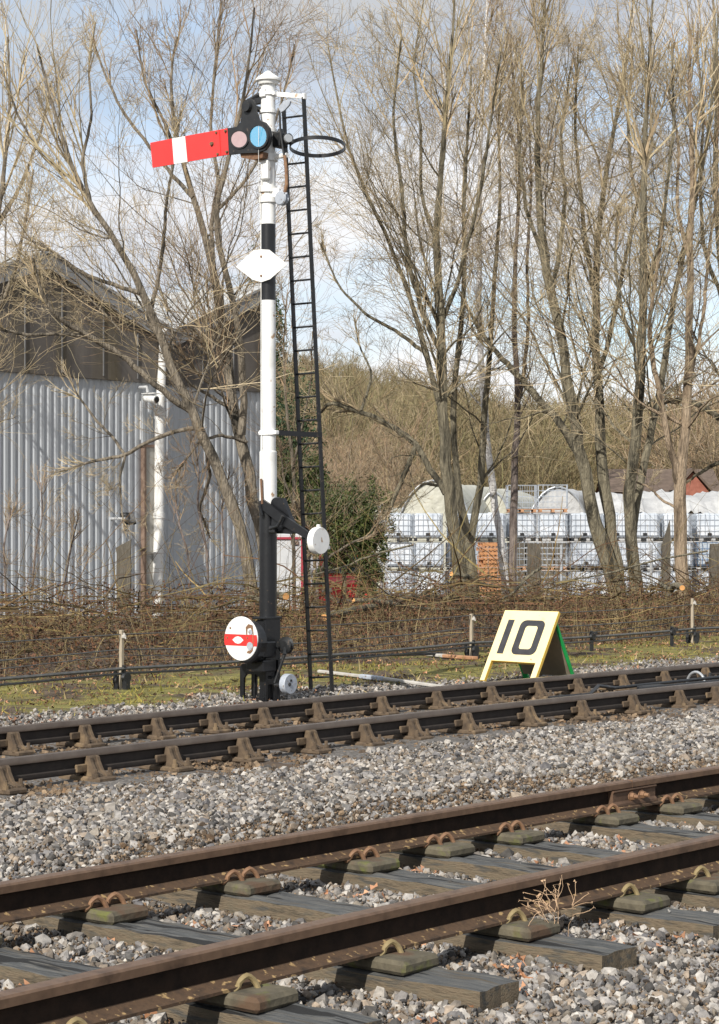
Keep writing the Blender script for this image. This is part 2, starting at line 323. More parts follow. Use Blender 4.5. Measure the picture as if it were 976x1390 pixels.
M['palesheet'] = mat('pale_ribbed_cladding', [(.50, .53, .56), (.58, .61, .64)], .5, .55, metal=.1, stretch=(1, 1, .25), spots=[(1.3, .62, .8, (.5, .53, .55))])
M['darksheet'] = mat('dark_upper_cladding', [(.11, .10, .092), (.19, .17, .15)], 1.2, .8, stretch=(2.5, 2.5, .3), spots=[(.7, .55, .75, (.14, .115, .07))])
M['seam'] = mat('pale_panel_seam', [(.13, .13, .13), (.2, .2, .2)], 3, .7)
M['verge'] = mat('grey_barge_board', [(.27, .28, .29), (.36, .37, .38)], 3, .8)
M['roof'] = mat('pale_fibre_roof', [(.38, .39, .39), (.48, .49, .49)], 1.2, .8, bump=.2)
M['rustdoor'] = mat('rusty_frame', [(.14, .09, .065), (.24, .17, .13)], 9, .85)
M['beige'] = mat('beige_panel', [(.36, .35, .32), (.42, .41, .38)], 3, .7)
M['tank'] = mat('white_tank_plastic', [(.36, .40, .46), (.56, .6, .65), (.72, .74, .77)], .9, .5, orand=True)
M['tankgrey'] = mat('grey_tank_plastic', [(.4, .45, .5), (.52, .56, .6)], 1.4, .5)
M['cage'] = mat('tank_cage_steel', [(.33, .37, .42), (.45, .49, .54)], 5, .5, metal=.4)
M['cageblue'] = mat('blue_steel', [(.05, .14, .3), (.08, .2, .4)], 5, .5)
M['palletwood'] = mat('pallet_timber', [(.3, .15, .08), (.5, .28, .15)], 7, .85)
M['palletnew'] = mat('orange_pallet_timber', [(.42, .2, .09), (.62, .36, .18)], 9, .85, island=[(.7, .6, .55), (1.1, 1, .9)])
M['tarp'] = mat('cream_sheeting', [(.42, .41, .33), (.55, .54, .47)], 1.2, .6, bump=.5, bscale=2, dist=.2)
M['tarpw'] = mat('white_sheeting', [(.36, .36, .36), (.54, .54, .53)], .8, .6, bump=.6, bscale=1.6, dist=.25)
M['slate'] = mat('brown_roof_tiles', [(.09, .065, .05), (.15, .11, .085)], 2, .9)
M['brick'] = mat('red_brick', [(.22, .075, .05), (.34, .13, .09)], 3, .9)
M['carred'] = mat('red_car_paint', [(.6, .02, .03), (.66, .03, .04)], 2, .3)
M['glassdark'] = mat('dark_window', [(.02, .025, .03), (.05, .055, .06)], 2, .1)
M['rubber'] = mat('tyre_rubber', [(.02, .02, .02), (.03, .03, .03)], 8, .9)
M['cutwood'] = mat('fresh_cut_wood', [(.6, .27, .08), (.72, .4, .16)], 20, .8)
M['redtrim'] = mat('red_door_trim', [(.3, .02, .04), (.36, .03, .05)], 5, .5)
M['offwhite'] = mat('off_white_panel', [(.46, .47, .48), (.56, .57, .58)], 2, .6)
M['camera'] = mat('camera_housing', [(.75, .75, .73), (.8, .8, .78)], 5, .4)
M['twigdry'] = mat('dried_weed', [(.4, .26, .15), (.6, .42, .27)], 20, .9)

# ------------------------------------------------------------------ track arcs and ground
class Arc:
    def __init__(s, Y0, th, R): s.R = R; s.th = th; s.C = np.array([cos(th), -sin(th)]) * R + np.array([0, Y0])
    def pos(s, a, w):
        th = s.th + np.asarray(a, float) / s.R; r = np.stack([np.cos(th), -np.sin(th)], -1)
        return s.C - (s.R + np.asarray(w, float))[..., None] * r
    def head(s, a): return s.th + a / s.R
    def inv(s, X, Y):
        dx, dy = s.C[0] - X, s.C[1] - Y; w = np.hypot(dx, dy) - s.R; th = np.arctan2(-dy, dx); return (th - s.th) * s.R, w
AA = Arc(7.53, radians(39.6), 110.); AB = Arc(14.78, radians(39.4), 110.)
ZA, ZB = 0.0, .06
SLA, SLB = -.205, -.135
def ss(x, a, b): t = np.clip((x - a) / (b - a), 0, 1); return t * t * (3 - 2 * t)
def bumpy(x, y, s=1.0):
    return (np.sin(x * 1.7 * s + 1.3 * np.sin(y * 1.1 * s)) + np.sin(y * 2.3 * s + 1.7 * np.sin(x * .9 * s + 2)) + .5 * np.sin((x + y) * 4.1 * s)) / 2.5
def H(x, y):
    x = np.asarray(x, float); y = np.asarray(y, float)
    _, wA = AA.inv(x, y); _, wB = AB.inv(x, y)
    z = np.full(x.shape, -.305)
    z = z + ss(wA, -1.3, -.3) * .03
    z = z + ss(wA, 1.6, 2.3) * .03 + ss(wA, 1.9, 3.6) * .11
    z = z + ss(wB, 2.0, 3.4) * .09
    z = z + bumpy(x, y, 1.3) * .015 * (1 - ss(wB, 2.4, 3.4))
    z = z + ss(wB, 3, 4) * bumpy(x, y, .9) * .035
    z = z + ss(wB, 5.6, 8.6) * (.20 + .14 * bumpy(x, y, .6))
    z = z - ss(wB, 12, 22) * 1.6
    r = np.hypot(x, y); f = ss(r, 60, 80)
    return z * (1 - f) + (-1.25) * f
def axis(lo, hi, st, far):
    a = np.arange(lo, hi, st); o = []; d = st; v = hi
    while v < far: o.append(v); d *= 1.25; v += d
    p = []; d = st; v = lo
    while v > -far: d *= 1.25; v -= d; p.append(v)
    return np.concatenate([p[::-1], a, o])
au = axis(-14, 26, .11, 2500); av = axis(-9, 16, .11, 2500)
U_, V_ = np.meshgrid(au, av, indexing='ij')
GXm = U_ * DV[0] + V_ * NV[0]; GYm = 15 + U_ * DV[1] + V_ * NV[1]
GZ = H(GXm, GYm)
g = Geo(); nu, nv = GXm.shape
I = (np.arange(nu - 1)[:, None] * nv + np.arange(nv - 1)[None]).ravel()
g.add(np.stack([GXm, GYm, GZ], -1).reshape(-1, 3), np.stack([I, I + nv, I + nv + 1, I + 1], -1))
gr = build('ground', g, M['ground'], smooth=True); tag(gr, kind='structure')
_, wB_ = AB.inv(GXm, GYm); rr = np.hypot(GXm, GYm)
wob = bumpy(GXm, GYm, .8) * .25
zg = ss(wB_ + wob, 2.6, 3.0) * (1 - ss(wB_ + wob, 5.4, 6.3)) ; zb = 1 - ss(wB_ + wob, 2.7, 3.2)
zb = zb * (rr < 60)
ca = gr.data.color_attributes.new('zone', 'FLOAT_COLOR', 'POINT')
ca.data.foreach_set('color', np.stack([zg, zb, zg * 0, zg * 0 + 1], -1).astype(np.float32).ravel())

# sleeper positions (in arc distance of the near rail of each track)
def s_on(arc, w, px):
    lo, hi = -20., 40.
    for _ in range(50):
        mdl = (lo + hi) / 2; p = arc.pos(mdl, w)
        if CX + p[0] * FPX / p[1] < px: lo = mdl
        else: hi = mdl
    return (lo + hi) / 2
SA = [s_on(AA, 1.505 - .12, px + 8) for px in (150, 329, 493, 598, 701, 825, 914)]
SA += [s_on(AA, -.12, px) for px in ()]
while len(SA) < 16: SA.append(SA[-1] + .76)
SA = [SA[0] - .78 * i for i in range(7, 0, -1)] + SA
SB = [s_on(AB, -.1, px) for px in (12, 134, 241, 338, 430, 503, 568, 641, 725, 797, 866, 929, 978)]
SB = [SB[0] - .72 * i for i in range(8, 0, -1)] + SB
while len(SB) < 40: SB.append(SB[-1] + .72)

# ------------------------------------------------------------------ rails
FB = [(-.07, -.15), (-.07, -.139), (-.03, -.126), (-.011, -.115), (-.009, -.05), (-.035, -.038), (-.036, -.01), (-.030, -.002), (-.018, 0), (.018, 0), (.030, -.002), (.036, -.01), (.035, -.038), (.009, -.05), (.011, -.115), (.03, -.126), (.07, -.139), (.07, -.15)]
BH = [(-.012, -.145), (-.030, -.142), (-.034, -.13), (-.033, -.112), (-.0095, -.103), (-.0095, -.055), (-.034, -.042), (-.035, -.012), (-.029, -.002), (-.017, 0), (.017, 0), (.029, -.002), (.035, -.012), (.034, -.042), (.0095, -.055), (.0095, -.103), (.033, -.112), (.034, -.13), (.030, -.142), (.012, -.145)]
def sweep(g, prof, arc, w0, zt, s0, s1, step, ms):
    ns = max(2, int((s1 - s0) / step)); a = np.linspace(s0, s1, ns); P = np.array(prof); k = len(P)
    xy = arc.pos(a[:, None] + 0 * P[None, :, 0], w0 + P[None, :, 0] + 0 * a[:, None])
    V = np.concatenate([xy, np.broadcast_to(zt + P[None, :, 1:2], (ns, k, 1))], -1).reshape(-1, 3)
    base = g.n; g.v.append(V); g.n += len(V)
    for j in range(k):
        j2 = (j + 1) % k; i = np.arange(ns - 1) * k
        Q = np.stack([i + j, i + j2, i + k + j2, i + k + j], -1) + base
        zm = (P[j, 1] + P[j2, 1]) / 2; mi = 0 if zm > -.04 else (1 if zm > (-.118 if prof is FB else -.2) else 2)
        g.q.append(Q); g.qm.append(np.full(len(Q), mi))
    g.ng.append(([base + j for j in range(k)][::-1], 1)); g.ng.append(([base + (ns - 1) * k + j for j in range(k)], 1))
matsA = [M['railtopA'], M['railwebA'], M['railfootA']]; matsB = [M['railtopB'], M['railwebB'], M['railwebB']]
def rail(arc, w, zt, prof, mats, label, s0, s1):
    o = thing('rail', label, 'rail', (*arc.pos(0., w), zt), 0, 'running rails of the two tracks')
    g = Geo(); sweep(g, prof, arc, w, zt, s0, s1, .25, mats); build('running_rail', g, mats, o, smooth=True)
    return o
railA1 = rail(AA, 0., ZA, FB, matsA, 'rusty flat-bottomed rail nearest the viewer, on moss-covered baseplates', -9, 24)
railA2 = rail(AA, 1.505, ZA, FB, matsA, 'rusty flat-bottomed rail with the bolted joint plate on its side', -9, 30)
railB1 = rail(AB, 0., ZB, BH, matsB, 'dark bullhead rail of the farther track, on the ballast side with tall chairs', -12, 34)
railB2 = rail(AB, 1.505, ZB, BH, matsB, 'dark bullhead rail passing directly in front of the signal and the 10 board', -12, 38)
def frame(arc, s, w, z):
    th = arc.head(s); d = np.array([sin(th), cos(th), 0]); n = np.array([-cos(th), sin(th), 0]); return np.array([*arc.pos(s, w), z]), d, n
# bolted joint on rail A2
sj = s_on(AA, 1.505 - .02, 857)
o, d, n = frame(AA, sj, 1.505, ZA)
g = Geo(); prof = [(-.011, -.125), (-.055, -.131), (-.052, -.118), (-.040, -.105), (-.040, -.058), (-.050, -.048), (-.048, -.040), (-.009, -.05)]
L_ = .21
g.prism(prof, o - d * L_, n, UP, d, 2 * L_)
fp = build('joint_plate', g, M['jointp'], railA2)
for k in (-.035, .065):
    g = Geo(); c = o + d * k - n * .040 + UP * (-.085)
    g.cyl(c, c - n * .028, .022, .02, 6); g.cyl(c - n * .028, c - n * .055, .012, .011, 10); g.cyl(c + n * .002, c - n * .006, .028, .028, 14)
    build('bolt', g, M['clip'], fp)
g = Geo(); g.box(o - d * .012 + UP * -.019, (.004, .072, .04), np.array([d, n, UP])); build('joint_gap', g, M['clip'], railA2)

ORD = ['first', 'second', 'third', 'fourth', 'fifth', 'sixth', 'seventh', 'eighth', 'ninth', 'tenth', 'eleventh', 'twelfth', 'thirteenth', 'fourteenth', 'fifteenth', 'sixteenth', 'seventeenth', 'eighteenth', 'nineteenth', 'twentieth']
def rough_sleeper(L, wd_, h, w0):
    g = Geo(); nx, ny = 6, 26
    xs = np.linspace(-wd_ / 2, wd_ / 2, nx); ys = np.linspace(w0, w0 + L, ny)
    X, Y = np.meshgrid(xs, ys, indexing='ij')
    Z = rng.normal(size=X.shape) * .004 + .004 * np.sin(Y * 3 + X * 20) - .006 * (np.abs(X) > wd_ * .45); Y2 = Y + rng.normal(size=X.shape) * .004 * ((Y == ys[0]) | (Y == ys[-1]))
    X2 = X + (np.abs(X) > wd_ * .49) * rng.normal(size=X.shape) * .003
    top = np.stack([X2, Y2, Z], -1); bot = np.stack([X2, Y2, Z * 0 - h], -1)
    V = np.vstack([top.reshape(-1, 3), bot.reshape(-1, 3)]); I = (np.arange(nx - 1)[:, None] * ny + np.arange(ny - 1)).ravel()
    Q = list(np.stack([I, I + ny, I + ny + 1, I + 1], -1)); off = nx * ny; ntop = len(Q)
    for j in range(ny - 1):
        Q.append((j, j + 1, j + 1 + off, j + off)); a = (nx - 1) * ny + j; Q.append((a + 1, a, a + off, a + 1 + off))
    for i in range(nx - 1):
        a = i * ny; Q.append((a + ny, a, a + off, a + ny + off)); a = i * ny + ny - 1; Q.append((a, a + ny, a + ny + off, a + off))
    g.add(V, Q); g.qm[-1][ntop:] = 1; return g
def clip(side, x0, flip=1):
    """spring clip arch: along x, on the given side (y sign) of the rail"""
    t = np.linspace(0, 1, 13); P = []
    for u in t:
        if u < .25: P.append((-.071 + u * .12, .062 * side, .038 + .02 * (u / .25) ** 1.5 * .6))
        else:
            a = (u - .25) / .75 * pi * .98; P.append((-.007 - .034 * cos(a), (.062 + .045 * (u - .25)) * side, .05 + .034 * sin(a) - .03 * max(0, (u - .6) / .4)))
    P = np.array(P); P[:, 0] = P[:, 0] * flip + x0; return P
def make_sleeperA():
    t = thing('sleeper', 'x', 'sleeper')
    build('timber', rough_sleeper(2.60, .24, .14, -.55), [M['sleeperA'], M['sleeperAs']], t)
    for w, cl_ in ((0, ((-1, (0.,)), (1, (-.045, .045)))), (1.505, ((-1, (-.05, .05)), (1, (0.,))))):
        g = Geo(); g.box((0, w, .025), (.22, .42, .052), bev=.014)
        bp = build('baseplate', g, M['plate'], t)
        for side, xs in cl_:
            for x0 in xs:
                g = Geo(); P = clip(side, x0); P[:, 1] += w; P[:, 2] += .012; g.tube(P, .0105, 7)
                build('clip', g, M['clip'] if rng.random() < .65 else M['clipy'], bp, smooth=True)
    return t
visA = [s for s in SA if 0]
def pix(p): return CX + p[0] * FPX / p[1], HY - (p[2] - CAMH) * FPX / p[1]
proto = make_sleeperA(); first = True; k = 0
for s in SA:
    ends = [pix(np.array([*AA.pos(s, w), SLA])) for w in np.linspace(-.55, 2.0, 18)]
    if not any(-40 < a < 1016 and b < 1430 for a, b in ends): continue
    t = proto if first else copy_tree(proto); first = False
    t.location = (*AA.pos(s + rng.normal() * .0, 0.), SLA + rng.normal() * .002); t.rotation_euler = (0, 0, pi / 2 - AA.head(s) + rng.normal() * .012)
    t['label'] = 'grey weathered timber sleeper under the nearest rusty track, %s counting from the left' % ORD[k]; t['group'] = 'sleepers of the near track'; k += 1
    for c in t.children:
        if c.name.startswith('timber'): c.scale = (1, 1, 1)
def make_sleeperB():
    t = thing('sleeper', 'x', 'sleeper')
    build('timber', rough_sleeper(2.60, .255, .14, -.55), [M['sleeperB'], M['sleeperB']], t)
    for w, out in ((0, -1), (1.505, 1)):
        g = Geo(); g.box((0, w, .018), (.155, .36, .036), bev=.01)
        for side in (-1, 1):
            h = .135 if side < 0 else .12
            # ribbed jaw leaning against the rail
            for x0, x1, dy in ((-.042, -.02, 0), (-.02, .02, .014), (.02, .042, 0)):
                f_ = .0 if side < 0 else .02
                pr = [(.02, .03), (.155 - dy, .03), (.15 - dy, .045), (.105 - dy, .07), (.075 - dy * .8, .12 - f_), (.066 - dy * .6, .148 - f_), (.052, .158 - f_), (.036, .158 - f_), (.02, .13 - f_)]
                g.prism([(side * a_, b_) for a_, b_ in pr], (x0, w, 0), (0, 1, 0), (0, 0, 1), (1, 0, 0), x1 - x0)
        ch = build('chair', g, M['chair'], t)
        for side in (-1, 1):
            g = Geo(); g.box((-.03, w + side * .032, .085), (.2, .022, .05), bev=.006); build('key', g, M['chair'], ch)
            for x0 in (-.06, .06):
                g = Geo(); g.cyl((x0, w + side * .135, .03), (x0, w + side * .135, .055), .022, .022, 10); g.cyl((x0, w + side * .135, .055), (x0, w + side * .135, .085), .013, .012, 6); build('screw', g, M['chair'], ch)
    return t
proto = make_sleeperB(); first = True; k = 0
for s in SB:
    a0 = pix(np.array([*AB.pos(s, 0.), SLB])); a1 = pix(np.array([*AB.pos(s, 1.5), SLB]))
    if max(a0[0], a1[0]) < -30 or min(a0[0], a1[0]) > 1010 or k > 19: continue
    t = proto if first else copy_tree(proto); first = False
    t.location = (*AB.pos(s, 0.), SLB); t.rotation_euler = (0, 0, pi / 2 - AB.head(s) + rng.normal() * .01)
    t['label'] = 'brown sunken sleeper with rusty chairs under the farther dark rails, %s counting from the left' % ORD[k]; t['group'] = 'sleepers of the far track'; k += 1

# ------------------------------------------------------------------ ballast stones
def ico():
    p = (1 + 5 ** .5) / 2
    V = np.array([(-1, p, 0), (1, p, 0), (-1, -p, 0), (1, -p, 0), (0, -1, p), (0, 1, p), (0, -1, -p), (0, 1, -p), (p, 0, -1), (p, 0, 1), (-p, 0, -1), (-p, 0, 1)]) / 1.9
    T = np.array([(0, 11, 5), (0, 5, 1), (0, 1, 7), (0, 7, 10), (0, 10, 11), (1, 5, 9), (5, 11, 4), (11, 10, 2), (10, 7, 6), (7, 1, 8), (3, 9, 4), (3, 4, 2), (3, 2, 6), (3, 6, 8), (3, 8, 9), (4, 9, 5), (2, 4, 11), (6, 2, 10), (8, 6, 7), (9, 8, 1)])
    return V, T
IV, IT = ico()
stones = [IV * rng.uniform(.62, 1.2, (12, 1)) * np.array([1, rng.uniform(.65, 1), rng.uniform(.5, .85)]) for _ in range(24)]
CV = np.array([[x, y, z] for x in (-1, 1) for y in (-1, 1) for z in (-1, 1)]) * .55
CQ = np.array([(0, 1, 3, 2), (4, 6, 7, 5), (0, 4, 5, 1), (2, 3, 7, 6), (0, 2, 6, 4), (1, 5, 7, 3)])
cubes = [CV * rng.uniform(.55, 1.25, (8, 3)) * np.array([1, rng.uniform(.7, 1), rng.uniform(.5, .85)]) for _ in range(24)]
def inview(P, mx=140, my=1470):
    px = CX + P[:, 0] * FPX / P[:, 1]; py = HY + (CAMH - P[:, 2]) * FPX / P[:, 1]; return (px > -mx) & (px < 976 + mx) & (py < my)
def strew(arc, w0, w1, s0, s1, dens):
    n = int((w1 - w0) * (s1 - s0) * dens); s = rng.uniform(s0, s1, n); w = rng.uniform(w0, w1, n); xy = arc.pos(s, w)
    return np.column_stack([xy, H(xy[:, 0], xy[:, 1])]), s, w
def near_sleeper(s, SS, hw): return (np.abs(s[:, None] - np.array(SS)[None]) < hw).any(1)
# near ballast
P, s, w = strew(AA, -3.4, 3.6, -9, 14, 2500)
ks = inview(P) & (P[:, 1] > 4)
ks &= ~(near_sleeper(s, SA, .145) & (w > -.60) & (w < 2.10))
ks &= ~((np.abs(w) < .03) | (np.abs(w - 1.505) < .03))
P = P[ks]; w = w[ks]; n = len(P); sz = rng.gamma(6, .0027, n).clip(.007, .038)
sz *= np.where(rng.random(n) < .10, 1.5, 1); P[:, 2] += rng.uniform(-.012, .02, n)
dirty = (w > 1.6) & (w < 2.7 + .4 * bumpy(P[:, 0], P[:, 1], .7)) & (rng.random(n) < .6) | (rng.random(n) < .10)
sz[dirty] *= .6
g = Geo(); scatter(g, stones, IT, P[~dirty], sz[~dirty]); scatter(g, stones, IT, P[dirty], sz[dirty], m=1)
# middle ballast up to the far track
P, s, w = strew(AB, -1.75, -.40, -11, 14, 1900)
ks = inview(P); P = P[ks]; s = s[ks]; w = w[ks]; ns = near_sleeper(s, SB, .14) & (w > -.6); P = P[~ns]; n = len(P)
P[:, 2] += rng.uniform(-.012, .02, n); sz = rng.gamma(7, .0030, n).clip(.010, .042)
scatter(g, cubes, CQ, P, sz, quads=True)
P, s, w = strew(AA, -3.2, 4.2, -8, 13, 1500); ks = inview(P, 40) & ~(near_sleeper(s, SA, .13) & (w > -.58) & (w < 2.08)); P = P[ks]; P[:, 2] += rng.uniform(0, .024, len(P)); scatter(g, cubes, CQ, P, rng.uniform(.004, .009, len(P)), m=1, quads=True)
s = rng.uniform(-6, 10, 420); w = rng.uniform(-.5, 2.0, 420); ks = near_sleeper(s, SA, .1) & (np.abs(w) > .22) & (np.abs(w - 1.505) > .22); P = np.column_stack([AA.pos(s[ks], w[ks]), np.full(ks.sum(), SLA + .004)]); scatter(g, stones, IT, P, rng.uniform(.004, .014, len(P)))
tag(build('ballast', g, [M['stone'], M['stonebrown']]), 'grey stone ballast loose between and around the two tracks', 'ballast', kind='stuff')
P, s, w = strew(AB, -.55, 1.95, -12, 18, 1500)
P[:, 2] = SLB - .012 + rng.uniform(-.015, .015, len(P))
ks = inview(P) & ~(near_sleeper(s, SB, .14) & (rng.random(len(P)) < .93)) & ~((np.abs(w) < .035) | (np.abs(w - 1.505) < .035))
P = P[ks]; n = len(P); g = Geo(); scatter(g, cubes, CQ, P, rng.gamma(7, .0031, n).clip(.01, .04), quads=True)
P, s, w = strew(AB, 1.9, 3.3, -13, 18, 1500); P[:, 2] += rng.uniform(-.01, .012, len(P)); ks = inview(P) & (w + bumpy(P[:, 0], P[:, 1], .8) * .25 < 2.95 + rng.normal(0, .12, len(P))); P = P[ks]
scatter(g, cubes, CQ, P, rng.gamma(7, .0029, len(P)).clip(.01, .04), m=1, quads=True)
tag(build('rusty_ballast', g, [M['stonebrown'], M['stone']]), 'brown dusted stones packed between the far bullhead rails', 'ballast', kind='stuff')

# ------------------------------------------------------------------ semaphore signal
SP = GX(364, 18.2, -.1)              # post centre on the ground
def arm_pt(px, py, off=.16, t=0): return onplane(px, py, SP - DV * off, DV) 
RU = -NV                              # rightwards in the arm's plane
def plane_poly(pts, off, base=SP, nrm=None):
    nn = DV if nrm is None else nrm; o = base - nn * off; out = []
    for x, y in pts:
        p = onplane(x, y, o, nn) - o; out.append((np.dot(p, RU), p[2]))
    return out, o
def zat(py, Y=18.2): return CAMH + (HY - py) * Y / FPX
sig = thing('semaphore_signal', 'tall white and black signal post with raised red semaphore arm beside the far track', 'railway signal', SP)
g = Geo(); X0, Y0 = SP[0], SP[1]; rU, rL = .066, .077
def seg(z0, z1, r0, r1, mm, g=None):
    g.lathe([(r0, z0), (r1, z1)], (X0, Y0, 0), 32, mm)
zt_, zb1, zb2, zc, zbk = zat(112), zat(304.6), zat(408), zat(612), zat(690)
seg(zb1, zt_, rU, rU * .97, 0, g); seg(zb2, zb1, rU, rU, 1, g); seg(zc, zb2, rU * 1.03, rU, 0, g)
g.lathe([(rL, zc - .02), (rL * .99, zc - .008), (rU * 1.03, zc)], (X0, Y0, 0), 32, 0)
seg(zbk, zc - .02, rL, rL, 0, g); seg(-.12, zbk, rL * 1.02, rL, 1, g)
build('post', g, [M['white'], M['black']], sig, smooth=True)
g = Geo(); z = zt_
g.lathe([(.0, z - .02), (.085, z - .02), (.092, z - .005), (.092, z + .004), (.112, z + .012), (.112, z + .028), (.104, z + .034), (.07, z + .062), (.03, z + .088), (.02, z + .098), (.0, z + .106)], (X0, Y0, 0), 32)
build('finial', g, M['whiteclean'], sig, smooth=True)
def Zm(x, y): return (x / 3.05 + 180, y / 3.05 + 80)
def pp(g, pts, off, t, m=0):
    poly, o = plane_poly(pts, off); g.prism(poly, o, RU, UP, DV, t, m)
# arm: red blade with white stripe
TL, TR, BR, BL = Zm(73, 347), Zm(392, 287), Zm(398, 395), Zm(83, 450)
S1, S2, S3, S4 = Zm(163, 329.6), Zm(217, 319.5), Zm(227, 425.5), Zm(171, 435)
ab, ao = plane_poly([TL, S1, S4, BL], .16)
g = Geo(); pp(g, [TL, S1, S4, BL], .16, .012, 0); pp(g, [S1, S2, S3, S4], .16, .012, 1); pp(g, [S2, TR, BR, S3], .16, .012, 0)
g2 = plane_poly([Zm(340, 297), Zm(358, 293), Zm(364, 401), Zm(346, 404)], .166); g.prism(g2[0], g2[1], RU, UP, DV, .006, 0)
arm = build('arm', g, [M['red'], M['whiteclean']], sig)
for x, y, r in ((349, 306, .014), (386, 299, .014), (355, 395, .014), (392, 385, .014), (329, 352, .022)):
    p = onplane(*Zm(x, y), SP - DV * .16, DV); g = Geo(); g.cyl(p, p - DV * .018, r, r * .7, 10); build('rivet', g, M['rustbolt'], arm, smooth=True)
# spectacle casting with two lens openings filled by glass
out = [Zm(*p) for p in ((393, 287), (430, 281), (446, 262), (452, 225), (455, 195), (462, 174), (478, 163), (495, 168), (503, 185), (508, 215), (520, 252), (545, 262), (563, 285), (571, 320), (564, 352), (545, 377), (515, 388), (460, 390), (430, 392), (398, 396))]
g = Geo(); pp(g, out, .175, .03)
def ell(cx, cy, rx, ry, k=28): return [Zm(cx + rx * cos(a), cy + ry * sin(a)) for a in np.linspace(0, 2 * pi, k, endpoint=False)]
def ring(g, c, rx, ry, w, off, t):
    A, o = plane_poly(ell(*c, rx, ry), off); B, _ = plane_poly(ell(*c, rx + w, ry + w), off); A = np.array(A); B = np.array(B); k = len(A)
    f = lambda P, dd: o + P[:, :1] * RU + P[:, 1:2] * UP + DV * dd
    V = np.vstack([f(A, 0), f(B, 0), f(A, t), f(B, t)]); i = np.arange(k); j = (i + 1) % k
    g.add(V, np.vstack([np.stack([i, j, j + k, i + k], -1), np.stack([i + k, j + k, j + 3 * k, i + 3 * k], -1), np.stack([j, i, i + 2 * k, j + 2 * k], -1)]))
ring(g, (440, 332), 33, 34, 6, .185, .02); ring(g, (519, 320), 35, 44, 8, .192, .03)
spec = build('spectacle', g, M['blackworn'], sig)
for c, rx, ry, mm, nm in (((440, 332), 33, 34, 'pinklens', 'lens'), ((519, 320), 35, 44, 'bluelens', 'lens')):
    poly, o = plane_poly(ell(*c, rx, ry), .181 if mm == 'pinklens' else .186); g = Geo(); g.prism(poly, o, RU, UP, DV, .004)
    l_ = build(nm, g, M[mm], spec); l_['label'] = 'pink tinted lens' if mm == 'pinklens' else 'larger blue lens next to the post'
p = onplane(*Zm(478, 198), SP - DV * .175, DV); g = Geo(); g.cyl(p - DV * .03, p + DV * .16, .026, .026, 16); g.cyl(p - DV * .035, p - DV * .0, .045, .05, 20); build('pivot', g, M['blackworn'], spec, smooth=True)
# bracket holding the pivot, stays and lamp
g = Geo(); a = onplane(*Zm(478, 175), SP - DV * .06, DV); b = SP + UP * (zat(128) - SP[2]); g.tube([a, (a + b) / 2 + UP * .02, b], [.022, .022, .02], 8)
g.box((a + b) / 2 + UP * -.03, (.16, .05, .05), np.array([RU, DV, UP])); build('arm_bracket', g, M['blackworn'], sig)
g = Geo()
for y in (152, 178):
    g = Geo(); g.lathe([(rU * 1.0, -.014), (rU * 1.18, -.014), (rU * 1.18, .014), (rU, .014)], (X0, Y0, zat(y)), 24); build('clamp', g, M['white'], sig)
g = Geo(); g.lathe([(rU * 1.0, -.014), (rU * 1.18, -.014), (rU * 1.18, .014), (rU, .014)], (X0, Y0, zat(128)), 24)
g.box(SP + UP * (zat(128) + .1) - DV * .07, (.06, .03, .07), np.array([RU, DV, UP]), bev=.005)
build('collar_band', g, M['white'], sig)
g = Geo(); pp(g, [Zm(445, 388), Zm(540, 385), Zm(538, 408), Zm(500, 418), Zm(448, 408)], .15, .07); build('back_blinder', g, M['rustbolt'], sig)
c = SP + RU * .115 + UP * (zat(192) - SP[2]) + DV * .03
g = Geo(); g.box(c, (.09, .12, .13), np.array([RU, DV, UP]), bev=.01); g.cyl(c + RU * .05, c + RU * .11, .045, .05, 16); g.cyl(c + UP * .06, c + UP * .1, .035, .02, 12); build('lamp', g, M['blackworn'], sig)
g = Geo(); g.cyl(c + RU * .11 - DV * .02, c + RU * .125 - DV * .03, .04, .034, 16); build('lamp_lens', g, M['galv'], sig)
# right-hand lever and rods
g = Geo(); q = SP + RU * .12
def rp(px, py, off=-.02): return onplane(px, py, SP - DV * off, DV)
def flat(g, pts, r, off, t=.02, m=0):
    P = [rp(x, y, off) for x, y in pts]; g.tube(P, r, 8, m)
pp(g, [Zm(x, y) for x, y in ((603, 200), (612, 222), (628, 212), (648, 190), (652, 175), (640, 168), (622, 178))], .03, .018)
build('counter_lever', g, M['greypaint'], sig)
g = Geo(); flat(g, [Zm(608, 215), Zm(612, 300), Zm(618, 340), Zm(630, 420)], .010, .03); build('lever_rod', g, M['blackworn'], sig)
g = Geo(); flat(g, [Zm(630, 400), Zm(636, 460), Zm(638, 520), Zm(630, 552)], .015, .03); build('rusty_rod', g, M['clip'], sig)
g = Geo(); z = zat(Zm(0, 410)[1]); g.lathe([(rU, -.03), (rU * 1.3, -.03), (rU * 1.3, .03), (rU, .03)], (X0, Y0, z), 24); g.tube([SP * [1, 1, 0] + UP * z + RU * .06, SP * [1, 1, 0] + UP * (z + .0) + RU * .22], .022, 8)
g.box(SP * [1, 1, 0] + UP * (z - .12) + RU * .03 - DV * .07, (.085, .05, .17), np.array([RU, DV, UP]), bev=.01)
build('clamp', g, M['white'], sig)
g = Geo(); z = zat(Zm(0, 575)[1])
for dz in (.07, -.02): g.lathe([(rU, dz - .025), (rU * 1.25, dz - .025), (rU * 1.25, dz + .025), (rU, dz + .025)], (X0, Y0, z), 24)
g.box(SP * [1, 1, 0] + UP * (z + .03) + RU * .09, (.1, .05, .09), np.array([RU, DV, UP]), bev=.01)
build('clamp', g, M['white'], sig)
c = SP * [1, 1, 0] + UP * (z - .02) + RU * .16
